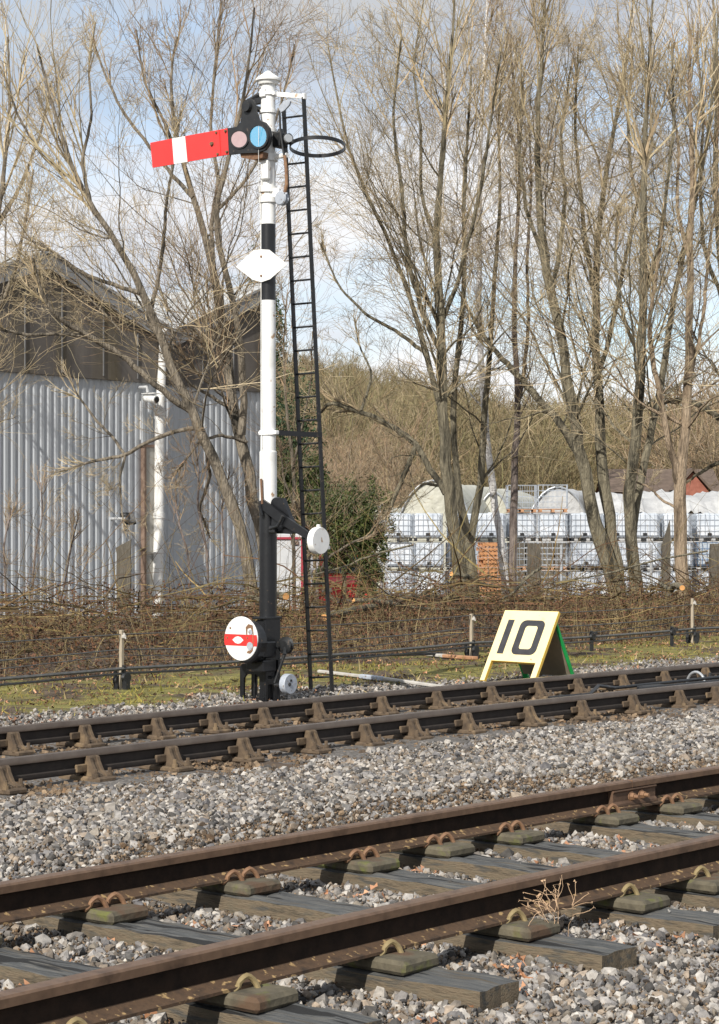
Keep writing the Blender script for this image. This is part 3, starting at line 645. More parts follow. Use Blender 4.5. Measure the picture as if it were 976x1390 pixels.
g = Geo(); g.lathe([(0, -.03), (.055, -.03), (.065, -.02), (.045, 0), (.065, .02), (.055, .03), (0, .03)], c, 20, axis=DV); build('pulley', g, M['greypaint'], sig, smooth=True)
# down rod on the left and its red shackle
g = Geo(); g.tube([rp(351, 172, .215), rp(351, 250, .12), rp(354, 300, .07)], .0026, 6); g.tube([rp(354, 252, .065), rp(355, 655, .085)], .004, 6); build('down_rod', g, M['whiteclean'], sig)
g = Geo(); g.tube([rp(354.5, 650, .10), rp(356, 684, .10)], .011, 8); build('shackle', g, M['rustbolt'], sig)
# diamond sign
def P1(px, py): return px, py
g = Geo(); pts = [Zm(*p) for p in ((530, 788), (565, 790), (640, 850), (568, 912), (533, 924), (497, 914), (427, 860), (500, 792))]
pp(g, pts, .085, .006); dia = build('diamond_plate', g, M['whiteclean'], sig)
for y in (818, 898):
    p = onplane(*Zm(533, y), SP - DV * .085, DV); g = Geo(); g.cyl(p, p - DV * .008, .011, .01, 8); build('rivet', g, M['clip'], dia)
# weight bars
g = Geo(); zc_ = zat(684); pc = rp(377, 684, .02)
g.lathe([(0, -.03), (.055, -.03), (.06, 0), (.055, .03), (0, .03)], pc, 20, axis=DV)
pp(g, [(372, 676), (383, 676), (392, 700), (404, 722), (395, 725), (376, 724), (368, 712)], .06, .05)
pp(g, [(352, 680), (357, 678), (386, 700), (421, 724), (418, 733), (380, 711), (352, 689)], .1, .025)
g.tube([rp(352, 686, .11), rp(356, 700, .1)], .015, 8)
build('balance_lever', g, M['black'], sig)
g = Geo(); g.tube([rp(366, 718, .12), rp(377, 714, .13), rp(384, 700, .13)], .013, 8); g.box(rp(370, 719, .10), (.07, .05, .07), np.array([RU, DV, UP]), bev=.012); build('lever_crank', g, M['blackworn'], sig)
def weight(px, py, r, off, t, mm):
    c = rp(px, py, off); g = Geo(); g.lathe([(0, -.0), (r * .96, 0), (r, .008), (r, t), (0, t)], c, 32, axis=NV)
    return g, c
g, c = weight(436, 734, .117, .06, .06, 0); g.box(c + UP * .125 + NV * .03, (.03, .03, .03), np.array([RU, DV, UP]), bev=.005); g.box(c - UP * .06 + DV * .125 + NV * .03, (.03, .04, .03), np.array([RU, DV, UP]), bev=.005)
build('balance_weight', g, M['white'], sig, smooth=True)['label'] = 'white round balance weight'
g, c = weight(395, 928.5, .088, .08, .06, 0); build('balance_weight', g, M['greypaint'], sig, smooth=True)['label'] = 'small balance weight near the ground, coloured grey for its unlit face'  # bluish grey holds the unlit tone of this face
p_ = c + UP * .03 - NV * .001; g = Geo(); g.box(p_, (.006, .02, .02), np.array([RU, DV, UP])); build('weight_hole', g, M['black'], sig)
g = Geo(); g.tube([rp(386, 889, .08), rp(373, 927, .12)], .014, 8); g.tube([rp(373, 930, .12), rp(394, 929, .1)], .016, 8)
c = rp(388, 876, .0); g.lathe([(0, -.03), (.04, -.03), (.075, -.02), (.055, 0), (.075, .02), (.04, .03), (0, .03)], c, 20, axis=DV); g.box(c - RU * .08, (.14, .03, .06), np.array([RU, DV, UP])); g.tube([c, rp(386, 889, .06)], .018, 8)
build('quadrant', g, M['blackworn'], sig)
# cast base
AX = np.array([RU, DV, UP])
g = Geo(); K = rp(358, 900, .15) * [1, 1, 0]       # near corner of the casting
def corner(u, v, z): return K + RU * u + DV * v + UP * z     # u along the arm, v along the track
zt2, zm, zlo = .64, .32, -.16
# -d face is at v=0 spanning u -.28..0 ; box runs back v 0..0.19
g.box(corner(.012, .095, (zt2 + zm) / 2 + .0), (.03, .2, zt2 - zm), AX, bev=.006)
g.box(corner(-.05, .095, (zt2 + .12) / 2), (.09, .17, zt2 - .14), AX, bev=.006)
g.box(corner(-.045, .095, zt2 + .005), (.15, .23, .02), AX, bev=.004)
# side web with two slots (right-hand face)
for v0 in (.012, .178): g.box(corner(.012, v0, (zm + zlo) / 2), (.03, .03, zm - zlo), AX, bev=.004)
for z0 in (.30, .09, -.11): g.box(corner(.012, .095, z0), (.028, .16, .05), AX)
g.box(corner(.006, .14, .0), (.03, .05, .24), AX)
# arched frame (left-hand face)
fw = .28
arch = [(-fw, zlo), (-fw, .21), (-fw + .03, .24), (-.02, .24), (0, .23), (0, zlo), (-.045, zlo), (-.045, .11), (-.07, .15), (-fw + .075, .15), (-fw + .045, .11), (-fw + .045, zlo)]
for v0 in (0., .165): g.prism(arch, corner(0, v0, 0), RU, UP, DV, .02)
for v0 in (-.003, .162): g.box(corner(-fw / 2, v0 + .01, -.075), (fw + .02, .03, .05), AX)
g.box(corner(-fw + .02, .155, 0.03), (.03, .02, .3), AX); g.box(corner(-fw * .55, .09, .22), (.2, .16, .03), AX)
g.box(corner(-fw / 2, .09, zlo - .01), (.34, .26, .03), AX)
g.tube([corner(-.16, .06, -.12), corner(-.155, .06, .16)], .012, 8)
build('cast_base', g, M['black'], sig)
g = Geo(); g.tube([corner(-.07, .05, -.1), corner(-.05, .06, -.02), corner(-.1, .05, .03), corner(-.06, .06, .1)], .003, 5); build('base_wire', g, M['galv'], sig)
# tie bar from post to ladder
g = Geo(); z = zat(587.5); a = SP * [1, 1, 0] + UP * z
def lp(px, py, off): return rp(px, py, off)
def lad_plane(py):   # depth offset of the ladder behind the post, growing downwards (along +DV)
    t = (py - 134) / (936 - 134); return -(.12 + .70 * t)
g.tube([a + RU * .05 - DV * .0, rp(437, 590, lad_plane(588))], .0, 4)
aa = a + RU * .06; bb = rp(437, 590.5, lad_plane(588)); dd = bb - aa; Ld = np.linalg.norm(dd); dd /= Ld; nn_ = np.cross(dd, UP)
g = Geo(); g.box((aa + bb) / 2, (Ld, .012, .045), np.array([dd, nn_, UP])); build('tie_bar', g, M['black'], sig)
g = Geo(); g.lathe([(rU, -.02), (rU * 1.22, -.02), (rU * 1.22, .02), (rU, .02)], (X0, Y0, z), 24); g.cyl(a - RU * .1, a - RU * .06, .02, .02, 8); g.box(a + RU * .085, (.05, .05, .035), AX, bev=.006); build('clamp', g, M['white'], sig)
g = Geo(); aa = SP * [1, 1, 0] + UP * zat(128.5) + RU * .06; bb = rp(413, 131, lad_plane(134)); dd = bb - aa; Ld = np.linalg.norm(dd); dd /= Ld
g.box((aa + bb) / 2, (Ld, .014, .04), np.array([dd, np.cross(dd, UP), UP])); g.box(bb, (.03, .04, .05), AX, bev=.004); g.box(aa + RU * .01, (.05, .05, .03), AX); build('top_stay', g, M['white'], sig)
# ladder
def lpt(side, py):
    t = (py - 145) / (933 - 145); x = (385 + 37 * t) if side == 0 else (412.3 + (450.7 - 412.3) * (py - 134) / (937.6 - 134))
    return rp(x, py, lad_plane(py))
lad = thing('ladder', 'slender black steel ladder leaning up beside the signal post', 'ladder', (lpt(0, 937) + lpt(1, 937)) / 2)
for sd, y0, y1 in ((0, 146, 934), (1, 133, 938)):
    g = Geo(); A = lpt(sd, y0); B = lpt(sd, y1); dd = A - B; Ld = np.linalg.norm(dd); dd /= Ld; n2_ = np.cross(dd, RU); n2_ /= np.linalg.norm(n2_)
    g.box((A + B) / 2, (.014, .042, Ld + .02), np.array([np.cross(n2_, dd), n2_, dd])); build('side_rail', g, M['blackworn'], lad)
y = 157.5
while y < 930:
    t_ = 1 - (y - 157) / 900 * .0; A = lpt(0, y + 2.5 - (y - 157) * .003); B = lpt(1, y - .8); g = Geo(); g.cyl(A, B, .0095, .0095, 7); build('rung', g, M['blackworn'], lad); y += 31.75
# safety hoop
c = rp(426, 198, lad_plane(198)) + DV * .05; g = Geo(); kk = 44; a = np.linspace(0, 2 * pi, kk, endpoint=False)
e1 = np.array([1, 0, -.0]); e2 = np.array([0, .985, -.15]); rr_ = .24
def hp(r, dz): return c + r * (np.cos(a)[:, None] * e1 + np.sin(a)[:, None] * e2) + dz * UP
V = np.vstack([hp(rr_, -.016), hp(rr_ + .007, -.016), hp(rr_, .016), hp(rr_ + .007, .016)]); i = np.arange(kk); j = (i + 1) % kk
g.add(V, np.vstack([np.stack([i, j, j + 2*kk, i + 2*kk], -1), np.stack([i + kk, i + 3*kk, j + 3*kk, j + kk], -1), np.stack([i + 2*kk, j + 2*kk, j + 3*kk, i + 3*kk], -1), np.stack([i, i + kk, j + kk, j], -1)]))
build('safety_hoop', g, M['black'], lad, smooth=True)

# ------------------------------------------------------------------ ground shunting disc
DC = onplane(326.9, 867, SP - DV * .40, DV)
base_d = np.array([DC[0], DC[1], -.1])
sh = thing('shunting_signal', 'round white shunting disc with red bar mounted low on the signal base', 'railway signal', base_d)
R_ = .192
g = Geo(); g.lathe([(0, 0), (R_ - .004, 0), (R_, .004), (R_, .012), (0, .012)], DC, 48, axis=DV)
disc = build('disc', g, M['whiteclean'], sh, smooth=True)
hb = .055; xs = np.linspace(-1, 1, 25); top = [(x * math.sqrt(R_**2 - hb**2) * .995, hb * .9) for x in (-1, 1)]
a1 = math.asin(hb * .9 / R_); arcR = [(R_ * .992 * cos(t), R_ * .992 * sin(t)) for t in np.linspace(-a1, a1, 9)]; arcL = [(-x, -y) for x, y in arcR]
g = Geo(); g.prism(arcR + arcL, DC - DV * .003 - UP * .012, RU, UP, DV, .0025); build('red_bar', g, M['red'], disc)
g = Geo(); lz = [(-.065, 0), (-.03, .026), (0, .032), (.03, .026), (.065, 0), (.03, -.026), (0, -.032), (-.03, -.026)]
g.prism(lz, DC - DV * .005 - UP * .012 - RU * .03, RU, UP, DV, .002); build('lozenge', g, M['whiteclean'], disc)
for u, v, r, mm in ((.115, .06, .023, 'greypaint'), (.108, -.06, .035, 'greypaint')):
    g = Geo(); g.lathe([(0, 0), (r, 0), (r, .004)], DC + RU * u + UP * v - DV * .006, 20, axis=DV); build('peephole', g, M[mm], disc)
g = Geo(); g.prism([(.06, .1), (.09, .13), (.14, .12), (.15, .04), (.15, -.05), (.14, -.1), (.11, -.125), (.07, -.12), (.085, -.1), (.12, -.1), (.14, -.05), (.14, .05), (.12, .1), (.08, .09), (.075, .03), (.065, .04)], DC - DV * .0045, RU, UP, DV, .001); build('rust_stain', g, M['clip'], disc)
for u, v in ((-.12, .09), (-.155, .005), (.13, .095), (.12, -.105), (.08, .01)):
    g = Geo(); g.cyl(DC + RU * u + UP * v, DC + RU * u + UP * v - DV * .008, .009, .008, 8); build('rivet', g, M['clip'], disc)
g = Geo(); g.lathe([(0, .012), (.17, .012), (.185, .03), (.185, .10), (.16, .12), (0, .12)], DC + RU * .03 - UP * .03, 28, axis=DV); g.box(DC + DV * .2 + RU * .08 - UP * .1, (.12, .22, .14), AX, bev=.01)
g.box(DC + DV * .2 + RU * .06 - UP * .24, (.2, .18, .1), AX, bev=.01)
build('disc_casing', g, M['black'], sh)

# ------------------------------------------------------------------ speed board "10"
BB = GX(685, 20.35, 0); 
fl = G(652, 923.5, -.06); fl = GX(651, 20.3, -.06); 
bd = thing('speed_board', 'yellow A-frame board with a large black 10, face paled to cream for sunlight', 'sign', fl)
Wb = .64; slant_v = np.array([0, 0, .68]) + DV * .44; Lb = np.linalg.norm(slant_v); e_s = slant_v / Lb
nb = np.cross(RU, e_s); nb /= np.linalg.norm(nb)
if np.dot(nb, DV) > 0: nb = -nb       # outward, towards the viewer
def bpoly(g, pts, off, t, m=0): g.prism([(u * Wb, (1 - v) * Lb) for u, v in pts], fl + nb * off, RU, e_s, nb, t, m)
g = Geo(); lw = .085
bpoly(g, [(0, 0), (1, 0), (1, 1), (1 - lw * 1.15, 1), (1 - lw * 1.15, .725), (lw, .715), (lw, .995), (0, .995)], 0, -.035)
brd = build('front_board', g, M['yedge'], bd)
g = Geo(); bpoly(g, [(0.003, 0.003), (.997, .003), (.997, .995), (1 - lw * 1.15 + .003, .995), (1 - lw * 1.15 + .003, .722), (lw - .003, .712), (lw - .003, .992), (.003, .992)], .0005, .0015); build('sunlit_face', g, M['yellow'], brd)  # front layer in the sun-paled yellow, edges keep the plain yellow
g = Geo(); bpoly(g, [(.135, .135), (.25, .135), (.25, .615), (.135, .615)], .003, .0015); build('numeral_one', g, M['sooty'], brd)
def rrect(u0, v0, u1, v1, ru, rv, k=6):
    P = []
    for cu, cv, a0 in ((u1 - ru, v0 + rv, -pi/2), (u1 - ru, v1 - rv, 0), (u0 + ru, v1 - rv, pi/2), (u0 + ru, v0 + rv, pi)):
        for t in np.linspace(a0, a0 + pi/2, k): P.append((cu + ru * cos(t), cv + rv * sin(t)))
    return np.array(P)
Po = rrect(.385, .135, .84, .62, .1, .08); Pi = rrect(.50, .215, .725, .54, .045, .04)
f = lambda P, dd: fl + nb * dd + P[:, :1] * Wb * RU + (1 - P[:, 1:2]) * Lb * e_s
k = len(Po); i = np.arange(k); j = (i + 1) % k; g = Geo(); g.add(np.vstack([f(Po, .0045), f(Pi, .0045), f(Po, .002), f(Pi, .002)]), np.vstack([np.stack([i, j, j + k, i + k], -1), np.stack([i, i + 2*k, j + 2*k, j], -1), np.stack([i + k, j + k, j + 3*k, i + 3*k], -1)])); build('numeral_zero', g, M['sooty'], brd)
topc = fl + slant_v - UP * .12 - DV * .03; back_v = np.array([0, 0, -.58]) + DV * .34; Lk = np.linalg.norm(back_v); e_b = back_v / Lk; nk = np.cross(RU, e_b)
g = Geo(); g.prism([(.0, 0), (Wb * .97, 0), (Wb * .97, Lk), (Wb * .88, Lk), (Wb * .88, Lk * .72), (.06, Lk * .72), (.06, Lk), (0, Lk)], topc + RU * .01, RU, e_b, nk, .022)
build('back_leg_frame', g, M['green'], bd)
g = Geo(); g.prism([(.03, .02), (Wb * .93, .02), (Wb * .93, Lk * .9), (.03, Lk * .9)], topc + RU * .01 - nk * .012 * np.sign(np.dot(nk, DV)), RU, e_b, nk, .006); build('back_panel', g, M['ply'], bd)

# ------------------------------------------------------------------ wire run with stakes, cables
def stake(px, py, label, h=.56, rollers=2):
    b = G(px, py, -.04); b[2] = float(H(b[0], b[1])) - .02
    t = thing('stake', label, 'stake', b, 0, 'stakes carrying the signal wires')
    g = Geo(); g.box(b + UP * h / 2, (.035, .035, h), AX, bev=.004); build('post', g, M['postwood'], t)
    g = Geo(); g.box(b + UP * (h - .06) + RU * .03, (.045, .03, .035), AX, bev=.008); g.cyl(b + UP * (h - .03) + RU * .03, b + UP * (h - .08) + RU * .055, .01, .008, 8); build('insulator', g, M['concrete'], t)
    for k in range(rollers):
        g = Geo(); c = b + UP * (.10 + .03 * k) + RU * (.06 if k else -.05); g.lathe([(0, -.02), (.045, -.02), (.03, 0), (.045, .02), (0, .02)], c, 14, axis=NV); g.box(c + UP * .02 + NV * .03, (.03, .02, .18), AX); g.box(c - UP * .08, (.05, .05, .12), AX); build('roller_bracket', g, M['blackworn'], t)
    return b
b1 = stake(165, 937, 'pale wooden stake with wire rollers standing left of the signal')
b2 = stake(640, 893, 'pale wooden stake standing between ladder and 10 board', .54)
b3 = stake(940, 874, 'pale wooden stake near the right edge on the grass verge', .6)
def bracket(px, py, label):
    b = G(px, py, -.04); b[2] = float(H(b[0], b[1])) - .02; t = thing('wire_bracket', label, 'bracket', b, 0, 'low brackets of the wire run')
    g = Geo(); g.box(b + UP * .13, (.04, .03, .28), AX, bev=.004); g.box(b + UP * .24 + RU * .03, (.1, .03, .03), AX); build('upright', g, M['blackworn'], t)
    g = Geo(); g.lathe([(0, -.02), (.04, -.02), (.028, 0), (.04, .02), (0, .02)], b + UP * .2 + RU * .03 - DV * .02, 14, axis=NV); build('roller', g, M['blackworn'], t)
bracket(803, 883, 'short black wire bracket half hidden behind the 10 board green leg')
bracket(912, 879, 'short black wire bracket left of the rightmost stake')
bracket(374, 905, 'low wire bracket on the verge behind the signal foot')
bL = b1 - (b2 - b1) * 1.4; bR = b3 + (b3 - b2) * 1.2
def wire(label, dz, r, sag, dn=0, n_=1):
    pts = []; K_ = [bL, b1, b2, b3, bR]
    for A, B in zip(K_[:-1], K_[1:]):
        for t in np.linspace(0, 1, 12, endpoint=False): p = A + (B - A) * t + UP * (dz - sag * 4 * t * (1 - t)) + NV * dn; pts.append(p)
    pts.append(bR + UP * dz + NV * dn); g = Geo(); g.tube(pts, r, 6); o = build('cable', g, M['cable'], org=b1); tag(o, label, 'cable', 'cables strung along the verge'); return o
wire('thick black cable strung lowest along the verge stakes', .21, .017, .02, -.03)
wire('second low cable running just under the thick one', .165, .012, .03, -.02)
wire('thin wire strung highest along the stakes', .52, .006, .02)
wire('thin wire strung midway up the stakes', .38, .007, .05, .02)
wire('slack thin wire below the middle one', .33, .005, .09, .05)

def plank(p0, p1, wid, th, mm, label, cat='plank', name='plank'):
    p0 = np.asarray(p0, float); p1 = np.asarray(p1, float); d_ = p1 - p0; L = np.linalg.norm(d_); d_ /= L; s_ = np.cross(UP, d_); s_ /= np.linalg.norm(s_)
    g = Geo(); g.box((p0 + p1) / 2, (L, wid, th), np.array([d_, s_, np.cross(d_, s_)]), bev=min(th, wid) * .2); tag(build(name, g, mm, org=p0), label, cat)
def gp(px, py, dz=.03): p = G(px, py, -.05); p[2] = float(H(p[0], p[1])) + dz; return p
plank(gp(433, 918), gp(492, 923), .05, .03, M['concrete'], 'pale concrete strip on the grass at the ladder foot')
plank(gp(490, 923), gp(519, 925.5), .06, .045, M['greypaint'], 'short grey piece between the two pale strips on the grass')
plank(gp(518, 925), gp(602, 930), .05, .03, M['concrete'], 'long pale strip lying between ladder and 10 board')
plank(gp(581, 892), gp(604, 894), .08, .04, M['concrete'], 'short whitish board end behind the grass, near the middle stake', 'board', 'board')
plank(gp(604, 894), gp(645, 899), .08, .04, M['palletwood'], 'reddish weathered board on the verge next to the middle stake', 'board', 'board')
plank(gp(385, 899, .05), gp(600, 893, .05), .03, .03, M['blackworn'], 'thin dark rod lying along the verge behind the ladder', 'rod', 'rod')

# point rodding between the far rails at the right
o, d, n = frame(AB, s_on(AB, .8, 900), .75, SLB)
rod = thing('point_rodding', 'dark oily point rods and cranks between the far rails at the right', 'track mechanism', o)
def tp(px, w, z): s = s_on(AB, w, px); return np.array([*AB.pos(s, w), z])
g = Geo(); g.tube([tp(745, .9, -.06), tp(800, .8, -.05), tp(812, .95, -.0), tp(835, 1.0, -.04), tp(980, 1.0, -.03)], .016, 8); build('long_rod', g, M['blackworn'], rod)
g = Geo(); g.tube([tp(760, 1.1, -.08), tp(790, .6, -.06), tp(860, .5, -.05)], .018, 8); g.box(tp(885, .9, -.06), (.35, .12, .05), np.array([d, n, UP]), bev=.01); build('crank', g, M['blackworn'], rod)
g = Geo(); P = []
for t in np.linspace(0, pi, 12): P.append(tp(945, 1.25, -.12) + d * (.02 * cos(t)) + n * .12 * cos(t) + UP * .13 * sin(t))
g.tube(P, .014, 8); build('guard_hoop', g, M['galv'], rod)
g = Geo()
for i_ in range(5): g.cyl(tp(950 + i_ * 7, 1.1 + .05 * (i_ % 2), -.1), tp(950 + i_ * 7, 1.1 + .05 * (i_ % 2), -.03 + .02 * (i_ % 3)), .02, .016, 8)
g.box(tp(965, 1.05, -.09), (.45, .3, .03), np.array([d, n, UP]), bev=.01); build('lock_box', g, M['blackworn'], rod)
g = Geo(); g.box(tp(935, .55, -.03), (1.6, .03, .07), np.array([d, n, UP]), bev=.01); build('slide_bar', g, M['blackworn'], rod)

# ------------------------------------------------------------------ shed
Hb = GX(215, 38.0, 0); 
def shp(s, z, off=0): return Hb * [1, 1, 0] + DV * s - NV * off + UP * z       # along wall, height, outwards
ridgeL, valley, ridgeR = -2.85, .28, 2.98
def roofz(s):
    s = np.asarray(s, float); return np.where(s < ridgeL, 6.23 - (ridgeL - s) * .33, np.where(s < valley, 6.23 - (s - ridgeL) * .36, 5.10 + (s - valley) * (1.12 / (ridgeR - valley))))
shed = thing('shed', 'grey ribbed industrial shed with dark upper cladding and pale twin gables', 'building', shp(0, -1.3))
s0_, s1_ = -11.5, ridgeR - .05; zc2 = lambda s: 4.17
g = Geo(); pitch = .165; P = []; s = s0_
while s < s1_:
    for ds, of in ((0, 0), (.025, .015), (.085, .015), (.11, 0)): P.append((s + ds, of))
    s += pitch
P = np.array(P); nP = len(P)
A = np.array([shp(a, -1.3, b) for a, b in P]); B = np.array([shp(a, 4.2, b) for a, b in P]); i = np.arange(nP - 1)
g.add(np.vstack([A, B]), np.stack([i, i + 1, i + 1 + nP, i + nP], -1)); build('lower_cladding', g, M['palesheet'], shed)
g = Geo(); S_ = np.unique(np.concatenate([np.linspace(s0_, s1_, 60), [ridgeL, valley]])); nP = len(S_)
A = np.array([shp(a, 4.14, .06) for a in S_]); B = np.array([shp(a, float(roofz(a)) - .05, .06) for a in S_]); i = np.arange(nP - 1)
g.add(np.vstack([A, B]), np.stack([i, i + 1, i + 1 + nP, i + nP], -1))
A2 = np.array([shp(a, 4.14, -.1) for a in S_]); g.add(np.vstack([A, A2]), np.stack([i + nP, i + 1 + nP, i + 1, i], -1)); up = build('upper_cladding', g, M['darksheet'], shed)
s = s0_ + .3
while s < s1_:
    zt3 = float(roofz(s)) - .1
    if zt3 > 4.3: g = Geo(); g.box(shp(s, (4.2 + zt3) / 2, .07), (.022, .02, zt3 - 4.2), np.array([DV, NV, UP])); build('panel_seam', g, M['seam'], up)
    s += .86 if rng.random() < .7 else 1.0
# roof slopes running back, and barge boards
g = Geo(); D_ = 26
def slope(sa, za, sb, zb):
    a = shp(sa, za, .17); b = shp(sb, zb, .17); g.add([a, b, b + NV * D_, a + NV * D_, a - UP * .05, b - UP * .05, b + NV * D_ - UP * .05, a + NV * D_ - UP * .05], [(0, 1, 2, 3), (7, 6, 5, 4), (0, 4, 5, 1), (1, 5, 6, 2), (3, 2, 6, 7), (0, 3, 7, 4)])
for sa, sb in ((s0_, ridgeL), (ridgeL, valley), (valley, ridgeR)):
    slope(sa, float(roofz(sa)) + .06, sb, float(roofz(sb)) + .06)
build('roof', g, M['roof'], shed)
g = Geo()
for sa, sb in ((s0_, ridgeL), (ridgeL, valley), (valley, ridgeR)):
    a = shp(sa, float(roofz(sa)), .12); b = shp(sb, float(roofz(sb)), .12); dd = b - a; L = np.linalg.norm(dd); dd /= L; g.box((a + b) / 2 - UP * .12, (L, .06, .26), np.array([dd, NV, np.cross(dd, NV)]))
build('barge_board', g, M['verge'], shed)
g = Geo()
g.box(shp(s1_ + .05, 2.4, .03), (.12, .12, 7.4), np.array([DV, NV, UP])); build('corner_trim', g, M['offwhite'], shed)
g = Geo(); a = shp(s1_, -1.3); b = shp(s1_, 6.1); g.add([a, b, b + NV * D_, a + NV * D_], [(0, 1, 2, 3)]); build('side_wall', g, M['palesheet'], shed)
# drainpipe (leans very slightly), with hopper
g = Geo(); pw = shp(0, 0, .17); P = [onplane(223, 448, shp(0, 0, .3), NV), onplane(221.5, 462, pw, NV), onplane(220, 500, pw, NV), onplane(217, 560, pw, NV), onplane(216, 700, pw, NV), onplane(213, 850, pw, NV)]
g.tube(P, [.05, .07, .075, .09, .095, .10], 14)
for P_ in P[3:5]: g.lathe([(.09, -.05), (.11, -.05), (.11, .05), (.09, .05)], P_, 14)
build('drainpipe', g, M['whiteclean'], shed, smooth=True)
g = Geo(); p = onplane(198, 607, shp(0, 0, .05), NV); q_ = onplane(211, 607, shp(0, 0, .05), NV); g.box((p + q_) / 2 + DV * .0 - UP * 2.4 + UP * 2.4 - UP * 2.3, (.34, .06, 4.6), np.array([DV, NV, UP])); dr = build('door', g, M['beige'], shed)
g = Geo(); g.box(p - UP * 2.3 - DV * .06, (.05, .1, 4.6), np.array([DV, NV, UP])); g.box((p + q_) / 2 + UP * .02, (.46, .1, .05), np.array([DV, NV, UP])); build('door_frame', g, M['rustdoor'], dr)
# security camera, floodlight
pc = onplane(206, 540, shp(0, 0, .35), NV); t = thing('security_camera', 'white bullet camera mounted high on the shed next to the drainpipe', 'camera', pc)
g = Geo(); g.tube([pc - RU * .17, pc + RU * .12 - UP * .04], [.06, .075], 14); g.box(pc + UP * .075 - RU * .03, (.34, .16, .02), AX, bev=.01); build('housing', g, M['camera'], t)
g = Geo(); g.tube([pc + RU * .119 - UP * .04, pc + RU * .13 - UP * .042], [.055, .055], 14); build('lens', g, M['glassdark'], t)
g = Geo(); g.tube([pc - RU * .1 + UP * .1, pc - RU * .12 + UP * .2, pc + NV * .35 - RU * .12 + UP * .2], .03, 8); g.tube([pc + NV * .28 - UP * .05, pc + NV * .28 - UP * .75], .02, 6); build('bracket', g, M['offwhite'], t)
pf = onplane(174, 704, shp(0, 0, .45), NV); t = thing('floodlight', 'small flat floodlight on the shed wall above the old post', 'floodlight', pf)
ax_f = np.array([RU, (-NV * .4 + UP * -.9) , (-NV * .9 + UP * .4)]); ax_f[1] /= np.linalg.norm(ax_f[1]); ax_f[2] /= np.linalg.norm(ax_f[2])
g = Geo(); g.box(pf, (.3, .22, .06), ax_f, bev=.01); build('head', g, M['blackworn'], t)
g = Geo(); g.box(pf - ax_f[2] * .033 * -1, (.24, .17, .01), ax_f); build('glass', g, M['offwhite'], t)
g = Geo(); g.tube([pf, pf + NV * .4 - RU * .15, pf + NV * .42 - RU * .2], .025, 6); g.box(pf + NV * .4 - RU * .2, (.08, .06, .14), AX); g.tube([pf + NV * .4 - UP * .0 - RU * .1, pf + NV * .4 - UP * 1.6 - RU * .1], .02, 6); build('bracket', g, M['offwhite'], t)

# ------------------------------------------------------------------ old sleeper posts and logs
def oldpost(px, yt, yb, Y, wd_, label, slant=.06):
    b = GX(px, Y, 0); b[2] = float(H(b[0], b[1])) - .1; zt = CAMH + (HY - yt) * Y / FPX; h = zt - b[2]; w2 = wd_ / 2
    g = Geo(); k = 9; V = []
    for i_ in range(k):
        z = h * i_ / (k - 1); j_ = rng.normal(size=(4, 2)) * .006; top = (i_ == k - 1)
        for q_, (x, y) in enumerate(((-w2, -.06), (w2, -.06), (w2, .07), (-w2, .07))):
            V.append((x + j_[q_, 0], y + j_[q_, 1], z + (slant * (x / w2) if top else 0)))
    Q = [(i_ * 4 + q_, i_ * 4 + (q_ + 1) % 4, (i_ + 1) * 4 + (q_ + 1) % 4, (i_ + 1) * 4 + q_) for i_ in range(k - 1) for q_ in range(4)] + [((k-1)*4, (k-1)*4+1, (k-1)*4+2, (k-1)*4+3)]
    g.add(np.array(V) + b, Q); tag(build('old_post', g, M['wood'], org=b), label, 'post', 'old sleeper posts in the undergrowth')
oldpost(168, 738, 790, 29.5, .2, 'broken grey timber post standing in front of the ribbed shed wall')
oldpost(725, 738, 800, 34, .22, 'square timber post between the dark empty tank cages', 0)
oldpost(904, 727, 800, 34, .13, 'dark splintered post leaning left of the beige tree trunk', .25)
oldpost(972, 738, 800, 34, .2, 'timber post at the far right edge behind the brambles', 0)

